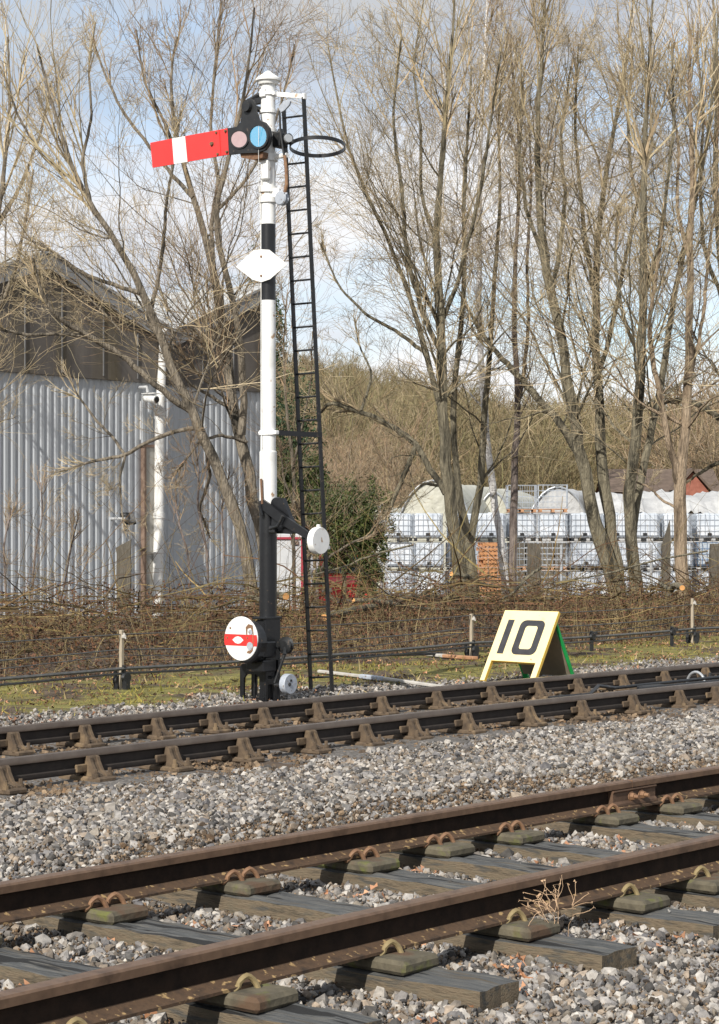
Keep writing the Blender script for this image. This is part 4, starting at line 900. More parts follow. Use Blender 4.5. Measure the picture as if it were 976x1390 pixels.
# ------------------------------------------------------------------ trees
def resample(P, R, n):
    P = np.asarray(P, float); R = np.asarray(R, float); d_ = np.r_[0, np.cumsum(np.linalg.norm(np.diff(P, axis=0), axis=1))]; t = np.linspace(0, d_[-1], n)
    # smooth interpolation (Catmull style via cubic on fine grid)
    Q = np.stack([np.interp(t, d_, P[:, i]) for i in range(3)], -1); r = np.interp(t, d_, R)
    for _ in range(2): Q[1:-1] = (Q[:-2] + 2 * Q[1:-1] + Q[2:]) / 4
    return Q, r
def grow(P, R, k, tmin, tmax, lf, lvar, ang, nseg, wig, trop, rf, rmin, tip=.35, lmin=.1, length=None):
    """children of a batch of parent polylines; P (M,n,3)"""
    Mn, n, _ = P.shape; L = np.linalg.norm(np.diff(P, axis=1), axis=2).sum(1) if length is None else length
    t = rng.uniform(tmin, tmax, (Mn, k)); f = t * (n - 1); i = np.clip(f.astype(int), 0, n - 2); fr = f - i; mi = np.arange(Mn)[:, None]
    p = P[mi, i] * (1 - fr)[..., None] + P[mi, i + 1] * fr[..., None]; T = P[mi, i + 1] - P[mi, i]; T /= np.linalg.norm(T, axis=-1, keepdims=True) + 1e-9
    r0 = (R[mi, i] * (1 - fr) + R[mi, i + 1] * fr) * rf
    v = rng.normal(size=(Mn, k, 3)); v -= (v * T).sum(-1, keepdims=True) * T; v /= np.linalg.norm(v, axis=-1, keepdims=True) + 1e-9
    a = rng.uniform(*ang, (Mn, k, 1)); d_ = T * np.cos(a) + v * np.sin(a)
    ll = L[:, None] * lf * rng.uniform(1 - lvar, 1 + lvar, (Mn, k)) * (1.15 - .65 * t); ll = np.maximum(ll, lmin)
    p = p.reshape(-1, 3); d_ = d_.reshape(-1, 3); ll = ll.ravel(); r0 = r0.ravel()
    out = [p]; q = p.copy()
    for s_ in range(nseg):
        d_ = d_ + rng.normal(size=d_.shape) * wig + np.array([0, 0, trop]); d_ /= np.linalg.norm(d_, axis=1, keepdims=True); q = q + d_ * (ll / nseg)[:, None]; out.append(q)
    C = np.stack(out, 1); rr = np.maximum(r0[:, None] * np.linspace(1, tip, nseg + 1)[None], rmin)
    return C, rr
def tree(name, label, cat, stems, Y, mbark, mtwig, dens=1.0, group='bare trees behind the verge', up=.055, f1=.42, base=None, rmin=.0022, tstart=.28, depth=1.0, n2=1.0):
    p0 = W(*stems[0][0][:2], Y); b = np.array([p0[0], p0[1], min(p0[2], float(H(p0[0], p0[1])))])
    t = thing(name, label, cat, b, 0, group); gt = Geo(); gc = Geo(); sp = []; off = {}
    for st in stems:
        dz = 0; pts = []; rs = []; drift = rng.normal() * .35 * depth
        key = tuple(st[0][:2]); o0 = None
        for kx, (dd_, pt3) in off.items():
            if abs(kx[0] - key[0]) < 6 and abs(kx[1] - key[1]) < 6: o0 = dd_; break
        o0 = (0 if o0 is None else o0)
        nn_ = len(st)
        for i_, q_ in enumerate(st):
            yo = o0 + drift * (i_ / max(1, nn_ - 1)) * 2.2 + (rng.normal() * .04 if i_ else 0)
            off[(q_[0], q_[1])] = (yo, None); pts.append(W(q_[0], q_[1], Y + yo)); rs.append(q_[2] * .93 * Y / FPX)
        if st is stems[0] or st[0][1] > 760: pts[0][2] = min(pts[0][2], b[2] - .1)
        n_ = 26; Pm, Rm = resample(pts, rs, n_); Pm[1:-1] += rng.normal(size=(n_ - 2, 3)) * Rm[1:-1, None] * .18
        gt.tube(Pm, Rm * rng.uniform(.94, 1.06, n_), 9); sp.append((Pm, Rm, st))
    for Pm, Rm, st in sp:
        P1 = Pm[None]; R1_ = Rm[None]; LS = float(np.linalg.norm(np.diff(Pm, axis=0), axis=1).sum())
        big = min(1., max(.35, Rm[0] / .05)); l1 = np.clip(LS * f1, .7, 3.1)
        k1 = max(3, int(LS * 1.65 * dens)); ts = tstart if st is sp[0][2] or st[0][1] > 760 else .12
        L1, R1 = grow(P1, R1_, k1, ts, .99, 1, .5, (.45, 1.15), 12, .12, up * .8, .27, rmin * 1.4, tip=.25, length=np.array([l1]))
        tubes(gt, L1, R1, 4)
        L2, R2 = grow(L1, R1, max(5, int(l1 * 4.4 * n2)), .08, .98, .5, .5, (.35, 1.0), 8, .11, up * .6, .5, rmin * 1.15); tubes(gc, L2, R2, 3)
        L3, R3 = grow(L2, R2, 6, .12, 1.0, .55, .45, (.3, .95), 6, .11, up * .7, .7, rmin, lmin=.15); tubes(gc, L3, R3, 3)
        L4, R4 = grow(L3[::3], R3[::3], 2, .2, .9, .6, .4, (.4, 1.), 4, .12, up, .8, rmin * .9, lmin=.1); tubes(gc, L4, R4, 3)
        T1, TR1 = grow(P1[:, 15:], R1_[:, 15:], 8, .2, 1, .6, .3, (.15, .6), 8, .10, up, .6, rmin * 1.2); tubes(gc, T1, TR1, 3)
        T2, TR2 = grow(T1, TR1, 7, .15, 1, .5, .4, (.3, .8), 6, .10, up, .7, rmin); tubes(gc, T2, TR2, 3)
    build('trunk', gt, mbark, t, smooth=True); build('crown', gc, mtwig, t)
    return t
tree('willow_tree', 'leaning bare tree whose trunk slants up to the left across the shed', 'tree', [
    [(345, 790, 9.5), (340, 760, 9), (322, 705, 8.6), (295, 640, 8), (262, 560, 7), (235, 500, 6.5), (215, 455, 6), (195, 400, 5.3), (165, 335, 4.8), (125, 285, 4), (100, 240, 3.2), (82, 180, 2.6), (62, 110, 2), (50, 60, 1.5)],
    [(262, 560, 5), (225, 535, 4.6), (165, 482, 4.2), (123, 457, 3.8), (90, 440, 3.2), (70, 425, 3), (52, 386, 2.4), (45, 350, 1.8)],
    [(123, 457, 3), (80, 453, 2.6), (40, 455, 2.4), (0, 447, 2), (-40, 430, 1.6)],
    [(270, 580, 3.6), (245, 583, 3.2), (210, 595, 3), (170, 618, 2.8), (130, 625, 2.2), (80, 640, 1.5)],
    [(170, 618, 2.4), (150, 590, 2.2), (130, 570, 2), (105, 535, 1.6), (85, 500, 1.2)],
    [(170, 618, 2), (162, 650, 1.8), (165, 690, 1.4), (170, 720, 1)],
    [(205, 420, 3.5), (214, 380, 3), (222, 330, 2.6), (226, 270, 2.2), (238, 210, 1.8), (245, 150, 1.3)],
    [(195, 400, 3.6), (150, 385, 3), (110, 370, 2.6), (70, 340, 2), (30, 320, 1.5)],
    [(125, 285, 3), (110, 220, 2.5), (125, 160, 2), (120, 90, 1.5), (130, 30, 1)],
    [(108, 250, 2.5), (60, 215, 2.2), (25, 160, 1.8), (5, 100, 1.3)],
    [(280, 610, 3), (285, 650, 2.6), (270, 690, 2), (285, 730, 1.4)],
], 30.5, M['bark1'], M['twig'], 1.0, n2=1.1)
tree('forked_tree', 'bare tree with tall forked trunk just left of the signal post', 'tree', [
    [(368, 800, 9), (352, 720, 9), (340, 650, 8.5), (322, 570, 7.8), (308, 500, 7), (300, 430, 6.5), (292, 380, 6), (278, 310, 5), (262, 268, 4.5), (250, 228, 3.6), (238, 180, 3), (228, 120, 2.3), (240, 50, 1.6)],
    [(328, 590, 6), (332, 520, 5.5), (325, 450, 5), (312, 390, 4.6), (298, 340, 4.2), (290, 290, 3.8), (305, 230, 3.2), (325, 160, 2.6), (338, 90, 2), (345, 10, 1.3)],
    [(262, 268, 3.5), (235, 240, 3), (200, 195, 2.6), (165, 150, 2.2), (140, 95, 1.8), (125, 50, 1.2)],
    [(292, 380, 3.8), (285, 310, 3.3), (298, 250, 3), (285, 180, 2.5), (292, 90, 2), (300, 0, 1.3)],
    [(290, 290, 2.8), (330, 250, 2.4), (365, 190, 2), (385, 130, 1.6), (400, 60, 1.1)],
    [(250, 228, 2.6), (225, 170, 2.2), (195, 110, 1.8), (185, 40, 1.2)],
    [(322, 560, 3), (290, 540, 2.6), (255, 520, 2), (225, 470, 1.5)],
    [(335, 600, 2.6), (300, 590, 2.4), (270, 600, 2), (240, 640, 1.5)],
], 31.5, M['bark1'], M['twigd'], 1.0, n2=1.1)
tree('bare_tree', 'slim bare tree at the left edge whose twigs hang over the shed roof', 'tree', [
    [(-75, 800, 8), (-60, 640, 7), (-40, 500, 6), (-22, 400, 5), (-5, 310, 4), (8, 220, 3), (15, 130, 2), (10, 50, 1.4)],
    [(-40, 500, 4), (-5, 430, 3.3), (20, 370, 2.6), (35, 300, 2), (45, 230, 1.4)],
    [(-5, 310, 3), (30, 250, 2.4), (55, 180, 1.8), (70, 110, 1.3)],
], 33, M['bark1'], M['twig'], .9)
tree('bare_tree', 'big multi-stemmed bare tree with a drooping left limb right of the ladder', 'tree', [
    [(632, 815, 11), (624, 745, 10), (612, 695, 9), (606, 640, 8.5), (601, 560, 8), (599, 480, 7), (597, 400, 6), (592, 320, 5), (598, 230, 4), (605, 150, 3), (614, 60, 2.2), (618, -30, 1.5)],
    [(605, 670, 5), (585, 640, 4.8), (566, 603, 4.5), (535, 580, 4.2), (505, 565, 3.8), (478, 556, 3.4), (448, 543, 3), (436, 560, 1.8)],
    [(566, 603, 4), (550, 640, 3.6), (538, 670, 3), (525, 700, 2.2)],
    [(490, 558, 2.4), (500, 530, 2), (505, 505, 1.8), (488, 470, 1.4), (480, 430, 1)],
    [(600, 560, 4.6), (578, 480, 4.2), (556, 400, 3.6), (530, 330, 3), (500, 270, 2.5), (472, 200, 2), (455, 120, 1.5), (445, 60, 1)],
    [(599, 480, 4), (572, 420, 3.6), (552, 350, 3.2), (546, 260, 2.6), (532, 160, 2), (545, 50, 1.4)],
    [(599, 440, 3.5), (622, 380, 3.2), (640, 310, 2.8), (656, 240, 2.4), (668, 150, 1.8), (680, 70, 1.2)],
    [(592, 330, 3), (570, 260, 2.6), (572, 180, 2.2), (560, 90, 1.6), (575, 0, 1.2)],
    [(578, 480, 3), (540, 450, 2.6), (500, 430, 2.2), (460, 390, 1.6), (435, 330, 1.2)],
], 35, M['bark2'], M['twig'], 1.15, tstart=.28)
tree('bare_tree', 'dark twin-stemmed bare tree crowded between two trunks beside the white birch', 'tree', [
    [(645, 812, 10), (638, 760, 9), (632, 720, 8), (622, 690, 6), (618, 640, 5), (614, 570, 4.5), (620, 480, 4), (632, 400, 3.4), (628, 300, 2.8), (634, 200, 2.1), (640, 90, 1.5)],
    [(638, 740, 6), (648, 690, 5.6), (656, 640, 5.2), (655, 580, 4.8), (662, 520, 4.3), (668, 450, 3.6), (672, 360, 3), (680, 260, 2.4), (675, 160, 1.8), (690, 40, 1.2)],
    [(622, 690, 2.8), (600, 660, 2.4), (575, 655, 2), (540, 690, 1.3)],
], 36.5, M['bark2'], M['twig'], 1.0)
tree('birch_tree', 'white-barked birch leaning left between the darker trunks', 'tree', [
    [(690, 812, 6), (683, 755, 5.8), (676, 710, 5.6), (668, 660, 5.4), (661, 600, 5.2), (656, 540, 5), (652, 470, 4.8), (650, 390, 4.4), (650, 300, 4), (651, 220, 3.4), (655, 130, 2.7), (660, 50, 2), (662, -30, 1.3)],
    [(651, 300, 2.2), (630, 240, 1.9), (612, 170, 1.5), (600, 90, 1)],
    [(652, 260, 2), (672, 200, 1.7), (690, 130, 1.3), (700, 60, .9)],
], 38, M['birch'], M['twigd'], 1.0)
tree('slender_tree', 'slim purplish-grey tree rising straight behind the pallets', 'tree', [
    [(697, 815, 6), (697, 740, 5.8), (698, 670, 5.4), (701, 600, 5), (703, 550, 4.6), (700, 480, 4), (697, 410, 3.6), (701, 330, 3), (706, 240, 2.5), (702, 150, 2), (692, 60, 1.4)],
    [(703, 550, 3.4), (713, 500, 3), (718, 430, 2.6), (715, 350, 2.2), (722, 260, 1.8), (718, 160, 1.3)],
], 37, M['bark4'], M['twigd'], 1.0)
tree('bare_tree', 'large clump of leaning trunks rising left of the beige trunk at the right', 'tree', [
    [(842, 815, 13), (826, 765, 12), (805, 705, 10.5), (793, 650, 9.5), (785, 600, 9), (776, 540, 8), (764, 460, 7), (748, 405, 6.5), (737, 345, 5.8), (731, 270, 4.8), (728, 190, 3.8), (734, 100, 2.8), (740, 0, 1.8)],
    [(845, 815, 10), (835, 750, 9.5), (825, 690, 9), (818, 640, 8.5), (814, 590, 8), (810, 520, 7), (808, 450, 6), (807, 395, 5.5), (813, 320, 4.5), (820, 240, 3.6), (835, 170, 2.9), (850, 90, 2.2), (860, 0, 1.4)],
    [(790, 625, 6.5), (770, 590, 6), (748, 560, 5.4), (722, 532, 5), (700, 505, 4.4), (680, 485, 3.8), (655, 455, 2.8), (635, 420, 1.8)],
    [(807, 395, 4), (795, 330, 3.4), (788, 260, 2.8), (780, 170, 2.2), (785, 60, 1.4)],
    [(810, 520, 4), (830, 450, 3.6), (845, 370, 3), (862, 290, 2.4), (880, 200, 1.8), (890, 120, 1.3)],
    [(748, 405, 3.8), (760, 340, 3.3), (768, 270, 2.8), (760, 190, 2.2), (775, 90, 1.5)],
    [(737, 345, 3.2), (715, 290, 2.8), (705, 210, 2.2), (710, 110, 1.5)],
], 35.5, M['bark2'], M['twig'], 1.2)
tree('bare_tree', 'straight dark tree splitting into an upright and a right-leaning stem', 'tree', [
    [(868, 815, 11), (858, 760, 9.5), (853, 720, 9), (855, 670, 8.6), (861, 620, 8.4), (867, 560, 7.5), (870, 490, 6.8), (872, 410, 6), (876, 340, 5.4), (873, 260, 4.4), (876, 180, 3.4), (881, 90, 2.4), (886, 0, 1.5)],
    [(858, 740, 6), (864, 690, 6), (872, 640, 5.8), (884, 580, 5.4), (898, 520, 5), (908, 450, 4.6), (920, 375, 4), (940, 290, 3.4), (958, 210, 2.8), (968, 120, 2), (975, 20, 1.3)],
    [(872, 410, 3.6), (895, 340, 3.2), (905, 260, 2.6), (915, 170, 2), (912, 60, 1.3)],
    [(873, 300, 3), (855, 230, 2.6), (852, 150, 2), (860, 60, 1.4)],
    [(870, 490, 3), (845, 430, 2.6), (835, 360, 2.2), (838, 280, 1.6)],
], 34.5, M['bark2'], M['twig'], 1.15)
tree('beige_tree', 'smooth beige-barked tree trunk at the right, catching the sun', 'tree', [
    [(926, 815, 10.5), (923, 760, 10), (921, 700, 9.6), (924, 650, 8.6), (928, 600, 7.6), (933, 560, 7), (936, 520, 6.8), (936, 470, 6.2), (938, 410, 5.6), (935, 350, 5), (938, 280, 4.4), (942, 210, 3.6), (934, 130, 2.7), (938, 40, 1.7)],
    [(922, 660, 6), (914, 620, 5.2), (905, 585, 4.8), (897, 545, 4.4), (888, 500, 4), (880, 450, 3.2), (890, 380, 2.6), (900, 300, 1.8)],
    [(936, 520, 3), (955, 430, 2.7), (962, 340, 2.2), (975, 250, 1.6)],
    [(935, 350, 3), (918, 280, 2.6), (922, 200, 2), (905, 110, 1.4)],
    [(920, 690, 2.2), (900, 680, 2), (880, 660, 1.6), (850, 650, 1.1)],
], 33.5, M['bark3'], M['twig'], .9)
tree('bare_tree', 'bare tree standing mostly outside the right edge, limbs reaching in', 'tree', [
    [(1020, 815, 10), (1012, 680, 9), (1000, 540, 8), (988, 430, 6), (976, 330, 5), (970, 220, 4), (976, 100, 2.6), (968, 0, 1.6)],
    [(1005, 590, 5), (975, 565, 4.5), (950, 550, 4), (925, 540, 3), (900, 548, 2)],
    [(985, 420, 3.5), (955, 340, 3), (950, 250, 2.4), (955, 150, 1.8), (945, 50, 1.2)],
    [(1005, 620, 3.5), (970, 630, 3), (945, 645, 2.3), (925, 660, 1.5)],
], 37, M['bark2'], M['twigd'], 1.1)
tree('sapling', 'thin sapling standing behind the ladder', 'sapling', [
    [(402, 812, 3), (398, 740, 2.8), (400, 660, 2.6), (395, 600, 2.3), (387, 540, 2), (384, 470, 1.5), (390, 400, 1)],
    [(397, 640, 1.8), (410, 580, 1.5), (422, 520, 1.2), (424, 450, .8)],
    [(400, 690, 1.6), (385, 650, 1.4), (380, 600, 1)],
], 40, M['bark1'], M['twigd'], .7, group='thin saplings')
tree('sapling', 'thin sapling leaning right among the brambles near the cabin', 'sapling', [
    [(405, 812, 3.2), (418, 770, 2.8), (422, 735, 2.4), (412, 705, 2), (400, 680, 1.5)],
    [(412, 790, 2.6), (440, 760, 2.2), (480, 735, 1.7), (520, 720, 1.1)],
], 33, M['bark1'], M['twigd'], .7, group='thin saplings')
tree('sapling', 'multi-stemmed shrub with thin upright stems by the shed corner', 'sapling', [
    [(285, 800, 2), (280, 740, 1.8), (268, 690, 1.6), (270, 640, 1.3), (262, 590, .9)],
    [(300, 800, 2), (305, 740, 1.7), (300, 690, 1.5), (312, 640, 1.1)],
    [(262, 800, 1.8), (255, 750, 1.6), (240, 700, 1.3), (238, 650, .9)],
], 31, M['bark4'], M['twigd'], .8, group='thin saplings')
tree('sapling', 'dark leggy sapling below the left edge of the shed', 'sapling', [
    [(40, 800, 1.8), (48, 740, 1.6), (58, 700, 1.3), (55, 655, .9)],
    [(10, 800, 1.8), (5, 740, 1.6), (15, 690, 1.2)],
    [(75, 800, 1.6), (95, 750, 1.4), (105, 705, 1)],
], 30, M['bark4'], M['twigd'], .8, group='thin saplings')

# ------------------------------------------------------------------ brambles and brash
g = Geo(); NB = 6000
s = rng.uniform(-13, 34, NB); w = rng.uniform(5.6, 11.5, NB); xy = AB.pos(s, w); z = H(xy[:, 0], xy[:, 1]); d0 = rng.normal(size=(NB, 3)); d0[:, 2] = np.abs(d0[:, 2]) * .8 + .25; d0 /= np.linalg.norm(d0, axis=1)[:, None]
def stems(g, p, d_, L, nseg, droop, wig, r0, m=0):
    if len(p) > 1000:
        ks = bumpy(p[:, 0] * .9 + 5, p[:, 1] * .9, 1.) + rng.normal(0, .45, len(p)) > -.45; p, d_, L, r0 = p[ks], d_[ks], L[ks], r0[ks]; L = L * (1 + .35 * bumpy(p[:, 0] * 1.3, p[:, 1] * 1.3 + 2, 1.))
    out = [p]; q = p
    for i_ in range(nseg):
        d_ = d_ + rng.normal(size=d_.shape) * wig; d_[:, 2] -= droop; d_ = d_ / np.linalg.norm(d_, axis=1, keepdims=True); q = q + d_ * (L / nseg)[:, None]; q[:, 2] = np.maximum(q[:, 2], -.15); out.append(q)
    C = np.stack(out, 1); R = r0[:, None] * np.linspace(1, .4, nseg + 1)[None]; tubes(g, C, R, 3, m); return C
p = np.column_stack([xy, z - .02]); stems(g, p, d0, rng.uniform(.4, 1.9, NB), 8, .13, .10, rng.uniform(.0022, .0055, NB))
NB4 = 1700; s = rng.uniform(-13, 34, NB4); w = rng.uniform(7.5, 11, NB4); xy = AB.pos(s, w); d0 = rng.normal(size=(NB4, 3)); d0[:, 2] = np.abs(d0[:, 2]) + .9
p = np.column_stack([xy, H(xy[:, 0], xy[:, 1])]); stems(g, p, d0 / np.linalg.norm(d0, axis=1)[:, None], rng.uniform(1.0, 2.6, NB4), 10, .09, .07, rng.uniform(.0025, .0055, NB4))
# cut brash: long nearly level rods piled in a bank
NB2 = 2600; s = rng.uniform(-13, 34, NB2); w = rng.uniform(6.2, 10.5, NB2); xy = AB.pos(s, w); a = rng.normal(0, .5, NB2) + np.where(rng.random(NB2) < .5, 0, pi); th = TH + a
d0 = np.column_stack([np.sin(th), np.cos(th), rng.normal(.12, .18, NB2)]); p = np.column_stack([xy, H(xy[:, 0], xy[:, 1]) + rng.uniform(.02, 1, NB2) ** 1.6 * .5])
stems(g, p, d0, rng.uniform(.8, 2.6, NB2), 8, .035, .07, rng.uniform(.003, .011, NB2))
NB3 = 4200; s = rng.uniform(-13, 34, NB3); w = rng.uniform(5.9, 9.5, NB3); xy = AB.pos(s, w); d0 = rng.normal(size=(NB3, 3)); d0[:, 2] = np.abs(d0[:, 2]) * .5; p = np.column_stack([xy, H(xy[:, 0], xy[:, 1]) + rng.uniform(0, .35, NB3)])
stems(g, p, d0, rng.uniform(.2, .6, NB3), 5, .05, .3, rng.uniform(.002, .004, NB3))
NB5 = 2300; s = rng.uniform(-2, 34, NB5) + rng.uniform(-8, 4, NB5); w = rng.uniform(5.3, 8.2, NB5); xy = AB.pos(s, w); d0 = rng.normal(size=(NB5, 3)) * .22; d0[:, 2] = 1
stems(g, np.column_stack([xy, H(xy[:, 0], xy[:, 1])]), d0 / np.linalg.norm(d0, axis=1)[:, None], rng.uniform(.2, .75, NB5), 6, .02, .07, rng.uniform(.0016, .0035, NB5), 1)
NB6 = 420; s = rng.uniform(-13, 34, NB6); w = rng.uniform(6.5, 9.5, NB6); xy = AB.pos(s, w); d0 = rng.normal(size=(NB6, 3)); d0[:, 2] = np.abs(d0[:, 2]) * .35; p = np.column_stack([xy, H(xy[:, 0], xy[:, 1]) + rng.uniform(.1, .6, NB6)])
stems(g, p, d0 / np.linalg.norm(d0, axis=1)[:, None], rng.uniform(.7, 2.2, NB6), 8, .02, .12, rng.uniform(.007, .016, NB6))
tag(build('brambles', g, [M['bramble'], M['straw']]), 'tangled bramble stems and cut brash along the back of the verge', 'brambles', kind='stuff')
LV = np.array([[(-.5, -.28, .05), (0, -.05, -.06), (0, .05, -.06), (-.5, .3, .08), (.5, -.2, .1), (.5, .25, .04)]])
leafV = [LV[0] * np.array([1, rng.uniform(.7, 1.2), rng.uniform(.5, 2.5)]) + rng.normal(size=(6, 3)) * .06 for _ in range(12)]; leafQ = np.array([(0, 1, 2, 3), (1, 4, 5, 2)])
def leaves(n, s0, s1, w0, w1, zf, sz, arc=AB, tilt=.5):
    s = rng.uniform(s0, s1, n); w = rng.uniform(w0, w1, n); xy = arc.pos(s, w); return np.column_stack([xy, H(xy[:, 0], xy[:, 1]) + zf(n)]), rng.uniform(*sz, n)
g = Geo(); P, sz = leaves(46000, -13, 32, 5.4, 9.5, lambda n: rng.uniform(0, 1, n) ** 1.6 * .6, (.02, .065)); scatter(g, leafV, leafQ, P, sz, quads=True)
P, sz = leaves(16000, -13, 30, 2.6, 6.4, lambda n: .006 + rng.uniform(0, .02, n), (.015, .05)); ks = bumpy(P[:, 0] + 3, P[:, 1], 1.9) > rng.normal(0, .35, len(P)) + .05; scatter(g, leafV, leafQ, P[ks], sz[ks], quads=True, tilt=.3, m=0)
ks = ks & (rng.random(len(ks)) < .3); scatter(g, leafV, leafQ, P[ks] + [.05, .03, .01], sz[ks], quads=True, tilt=.3, m=1)
P, sz = leaves(2600, -13, 32, 5.6, 8.5, lambda n: rng.uniform(.05, .5, n), (.02, .045)); ks = bumpy(P[:, 0] * 2, P[:, 1] * 2, 1.7) > .45; scatter(g, leafV, leafQ, P[ks], sz[ks], quads=True, m=2)
tag(build('leaf_litter', g, [M['deadleaf'], M['tanleaf'], M['ivy']]), 'brown leaf litter under the brambles and across the verge', 'leaves', kind='stuff')
# leaves caught beside the near rails
g = Geo(); s = rng.uniform(-4, 8, 2000); w = np.where(rng.random(2000) < .6, rng.uniform(.05, 1.4, 2000), rng.uniform(-.6, -.05, 2000)); ks = ~near_sleeper(s, SA, .13) & (bumpy(s * 2.5, w * 3, 1.5) > .1)
xy = AA.pos(s[ks], w[ks]); P = np.column_stack([xy, H(xy[:, 0], xy[:, 1]) + .03]); scatter(g, leafV, leafQ, P, rng.uniform(.015, .05, len(P)), quads=True, tilt=.6)
tag(build('fallen_leaves', g, M['tanleaf']), 'curled tan leaves caught among the ballast by the near rails', 'leaves', kind='stuff')
# grass and moss blades on the verge
n = 60000; s = rng.uniform(-13, 30, n); w = rng.uniform(2.8, 6.0, n); xy = AB.pos(s, w)
dens = bumpy(xy[:, 0], xy[:, 1], 1.1) * .6 + bumpy(xy[:, 0] * 3, xy[:, 1] * 3, 1) * .4; ks = (dens > -.2 + .35 * np.abs(w - 3.7) / 2) ; xy = xy[ks]; z = H(xy[:, 0], xy[:, 1])
bl = [np.array([(-.12, 0, 0), (.12, 0, 0), (rng.normal() * .4, rng.normal() * .4, 1.)]) for _ in range(10)]
g = Geo(); hh = rng.gamma(4, .0075, len(z)).clip(.012, .09); scatter(g, bl, [(0, 1, 2)], np.column_stack([xy, z - .003]), hh, tilt=.35)
n = 9000; s = rng.uniform(-13, 30, n); w = rng.uniform(2.5, 6.6, n); xy = AB.pos(s, w); ks = bumpy(xy[:, 0] * 1.7, xy[:, 1] * 1.7, 1.3) > .35; xy = xy[ks]; scatter(g, bl, [(0, 1, 2)], np.column_stack([xy, H(xy[:, 0], xy[:, 1]) - .003]), rng.uniform(.04, .15, len(xy)) * .8, tilt=.45, m=1)
tag(build('grass', g, [M['grass'], M['straw']]), 'low yellow-green grass and moss on the verge behind the far track', 'grass', kind='stuff')

# cut logs with orange ends and thick fallen branches
def log(px0, py0, px1, py1, Y0, Y1, r, label, name='cut_branch'):
    A = W(px0, py0, Y0); B = W(px1, py1, Y1); Mx = (A + B) / 2 + np.array([0, 0, -.06]); P, R = resample([A, (A * 2 + B) / 3 + UP * .02, Mx, B], [r, r, r * .9, r * .5], 14); P[1:-1] += rng.normal(size=(12, 3)) * r * .3
    t = thing(name, label, 'branch', P[0], 0, 'cut branches lying on the brambles'); g = Geo(); g.tube(P, R, 9); build('wood', g, M['bark2'], t, smooth=True)
    d_ = P[0] - P[1]; d_ /= np.linalg.norm(d_); g = Geo(); g.lathe([(0, .004), (r * .93, .004), (r * .93, -.01)], P[0], 12, axis=d_); build('cut_end', g, M['cutwood'], t)
log(613, 779, 700, 800, 28.5, 29.6, .034, 'cut branch with round orange sawn end in front of the white tanks')
log(388, 810, 330, 806, 26.2, 27, .05, 'cut branch with orange end right behind the black post')
log(926, 798, 895, 792, 28.5, 30, .04, 'cut branch with orange end at the foot of the beige tree')
log(440, 838, 590, 800, 25.5, 28.5, .045, 'long greenish branch lying slanted behind the ladder')
log(555, 812, 760, 812, 28, 31, .04, 'long horizontal branch across the bank left of the 10 board')
log(560, 740, 372, 790, 28.5, 27.5, .014, 'thin pale branch rising to the right behind the ladder')
log(960, 748, 690, 800, 29.5, 28.5, .014, 'thin pale branch arching over the right end of the bank')
log(480, 815, 640, 828, 26.5, 28, .03, 'dark cut branch low on the bank left of the middle stake')
log(735, 770, 668, 822, 28.6, 28, .02, 'crooked pale branch in front of the orange pallets')

# dried weed at the near rail
b = G(757, 1292, -.27); t = thing('dried_weed', 'small dried brown weed standing against the nearest rail', 'weed', b)
g = Geo(); p = np.repeat(b[None], 7, 0) + rng.normal(size=(7, 3)) * [.03, .03, 0]; d0 = rng.normal(size=(7, 3)) * .2; d0[:, 2] = 1
C = stems(g, p, d0, rng.uniform(.08, .17, 7), 7, -.0, .14, np.full(7, .0016)); C2, R2 = grow(C, np.full(C.shape[:2], .0012), 5, .3, 1, .2, .4, (.4, 1.1), 4, .25, .0, 1, .0011); tubes(g, C2, R2, 3); build('stems', g, M['twigdry'], t)
g = Geo(); scatter(g, leafV, leafQ, C2[:, -1], rng.uniform(.008, .02, len(C2)), quads=True); build('dead_leaves', g, M['twigdry'], t)

# ------------------------------------------------------------------ evergreen bushes
def bush(name, label, blobs, mt, n, lsz, cat='bush'):
    c0 = np.array(blobs[0][0]); b = np.array([c0[0], c0[1], float(H(c0[0], c0[1]))]); t = thing(name, label, cat, b)
    g = Geo(); V = np.array([s_[1][0] * s_[1][1] * s_[1][2] for s_ in blobs]); 
    for (c, r), k in zip(blobs, (V / V.sum() * n).astype(int)):
        # leaf clumps: choose clump centres, then leaves around them
        nc = max(6, k // 60); cd_ = rng.normal(size=(nc, 3)); cd_ /= np.linalg.norm(cd_, axis=1)[:, None]; cc = np.array(c) + cd_ * np.array(r) * rng.uniform(.35, 1.05, (nc, 1))
        P = cc[rng.integers(0, nc, k)] + rng.normal(size=(k, 3)) * np.array(r) * .13; P = P[P[:, 2] > b[2] - .2]
        scatter(g, leafV, leafQ, P, rng.uniform(*lsz, len(P)), quads=True)
    build('foliage', g, mt, t)
    g = Geo()
    for c, r in blobs: g.tube([b - UP * .1, (b + np.array(c)) / 2 + rng.normal(size=3) * .1, np.array(c)], [.07, .05, .02], 6)
    build('stems', g, M['bark2'], t); return t
def Wb_(px, py, Y): return W(px, py, Y)
bush('ivy_bush', 'dark green ivy-covered bush between ladder and mesh fence post', [(Wb_(468, 720, 50), (.8, .8, 1.1)), (Wb_(500, 715, 50), (.55, .6, 1.2)), (Wb_(455, 705, 51), (.6, .6, .9)), (Wb_(508, 775, 50), (.3, .4, 1.0)), (Wb_(500, 790, 50), (.35, .4, .7)), (Wb_(436, 790, 51), (.2, .3, .6)), (Wb_(512, 750, 50), (.25, .4, .9))], M['ivy'], 15000, (.05, .11))
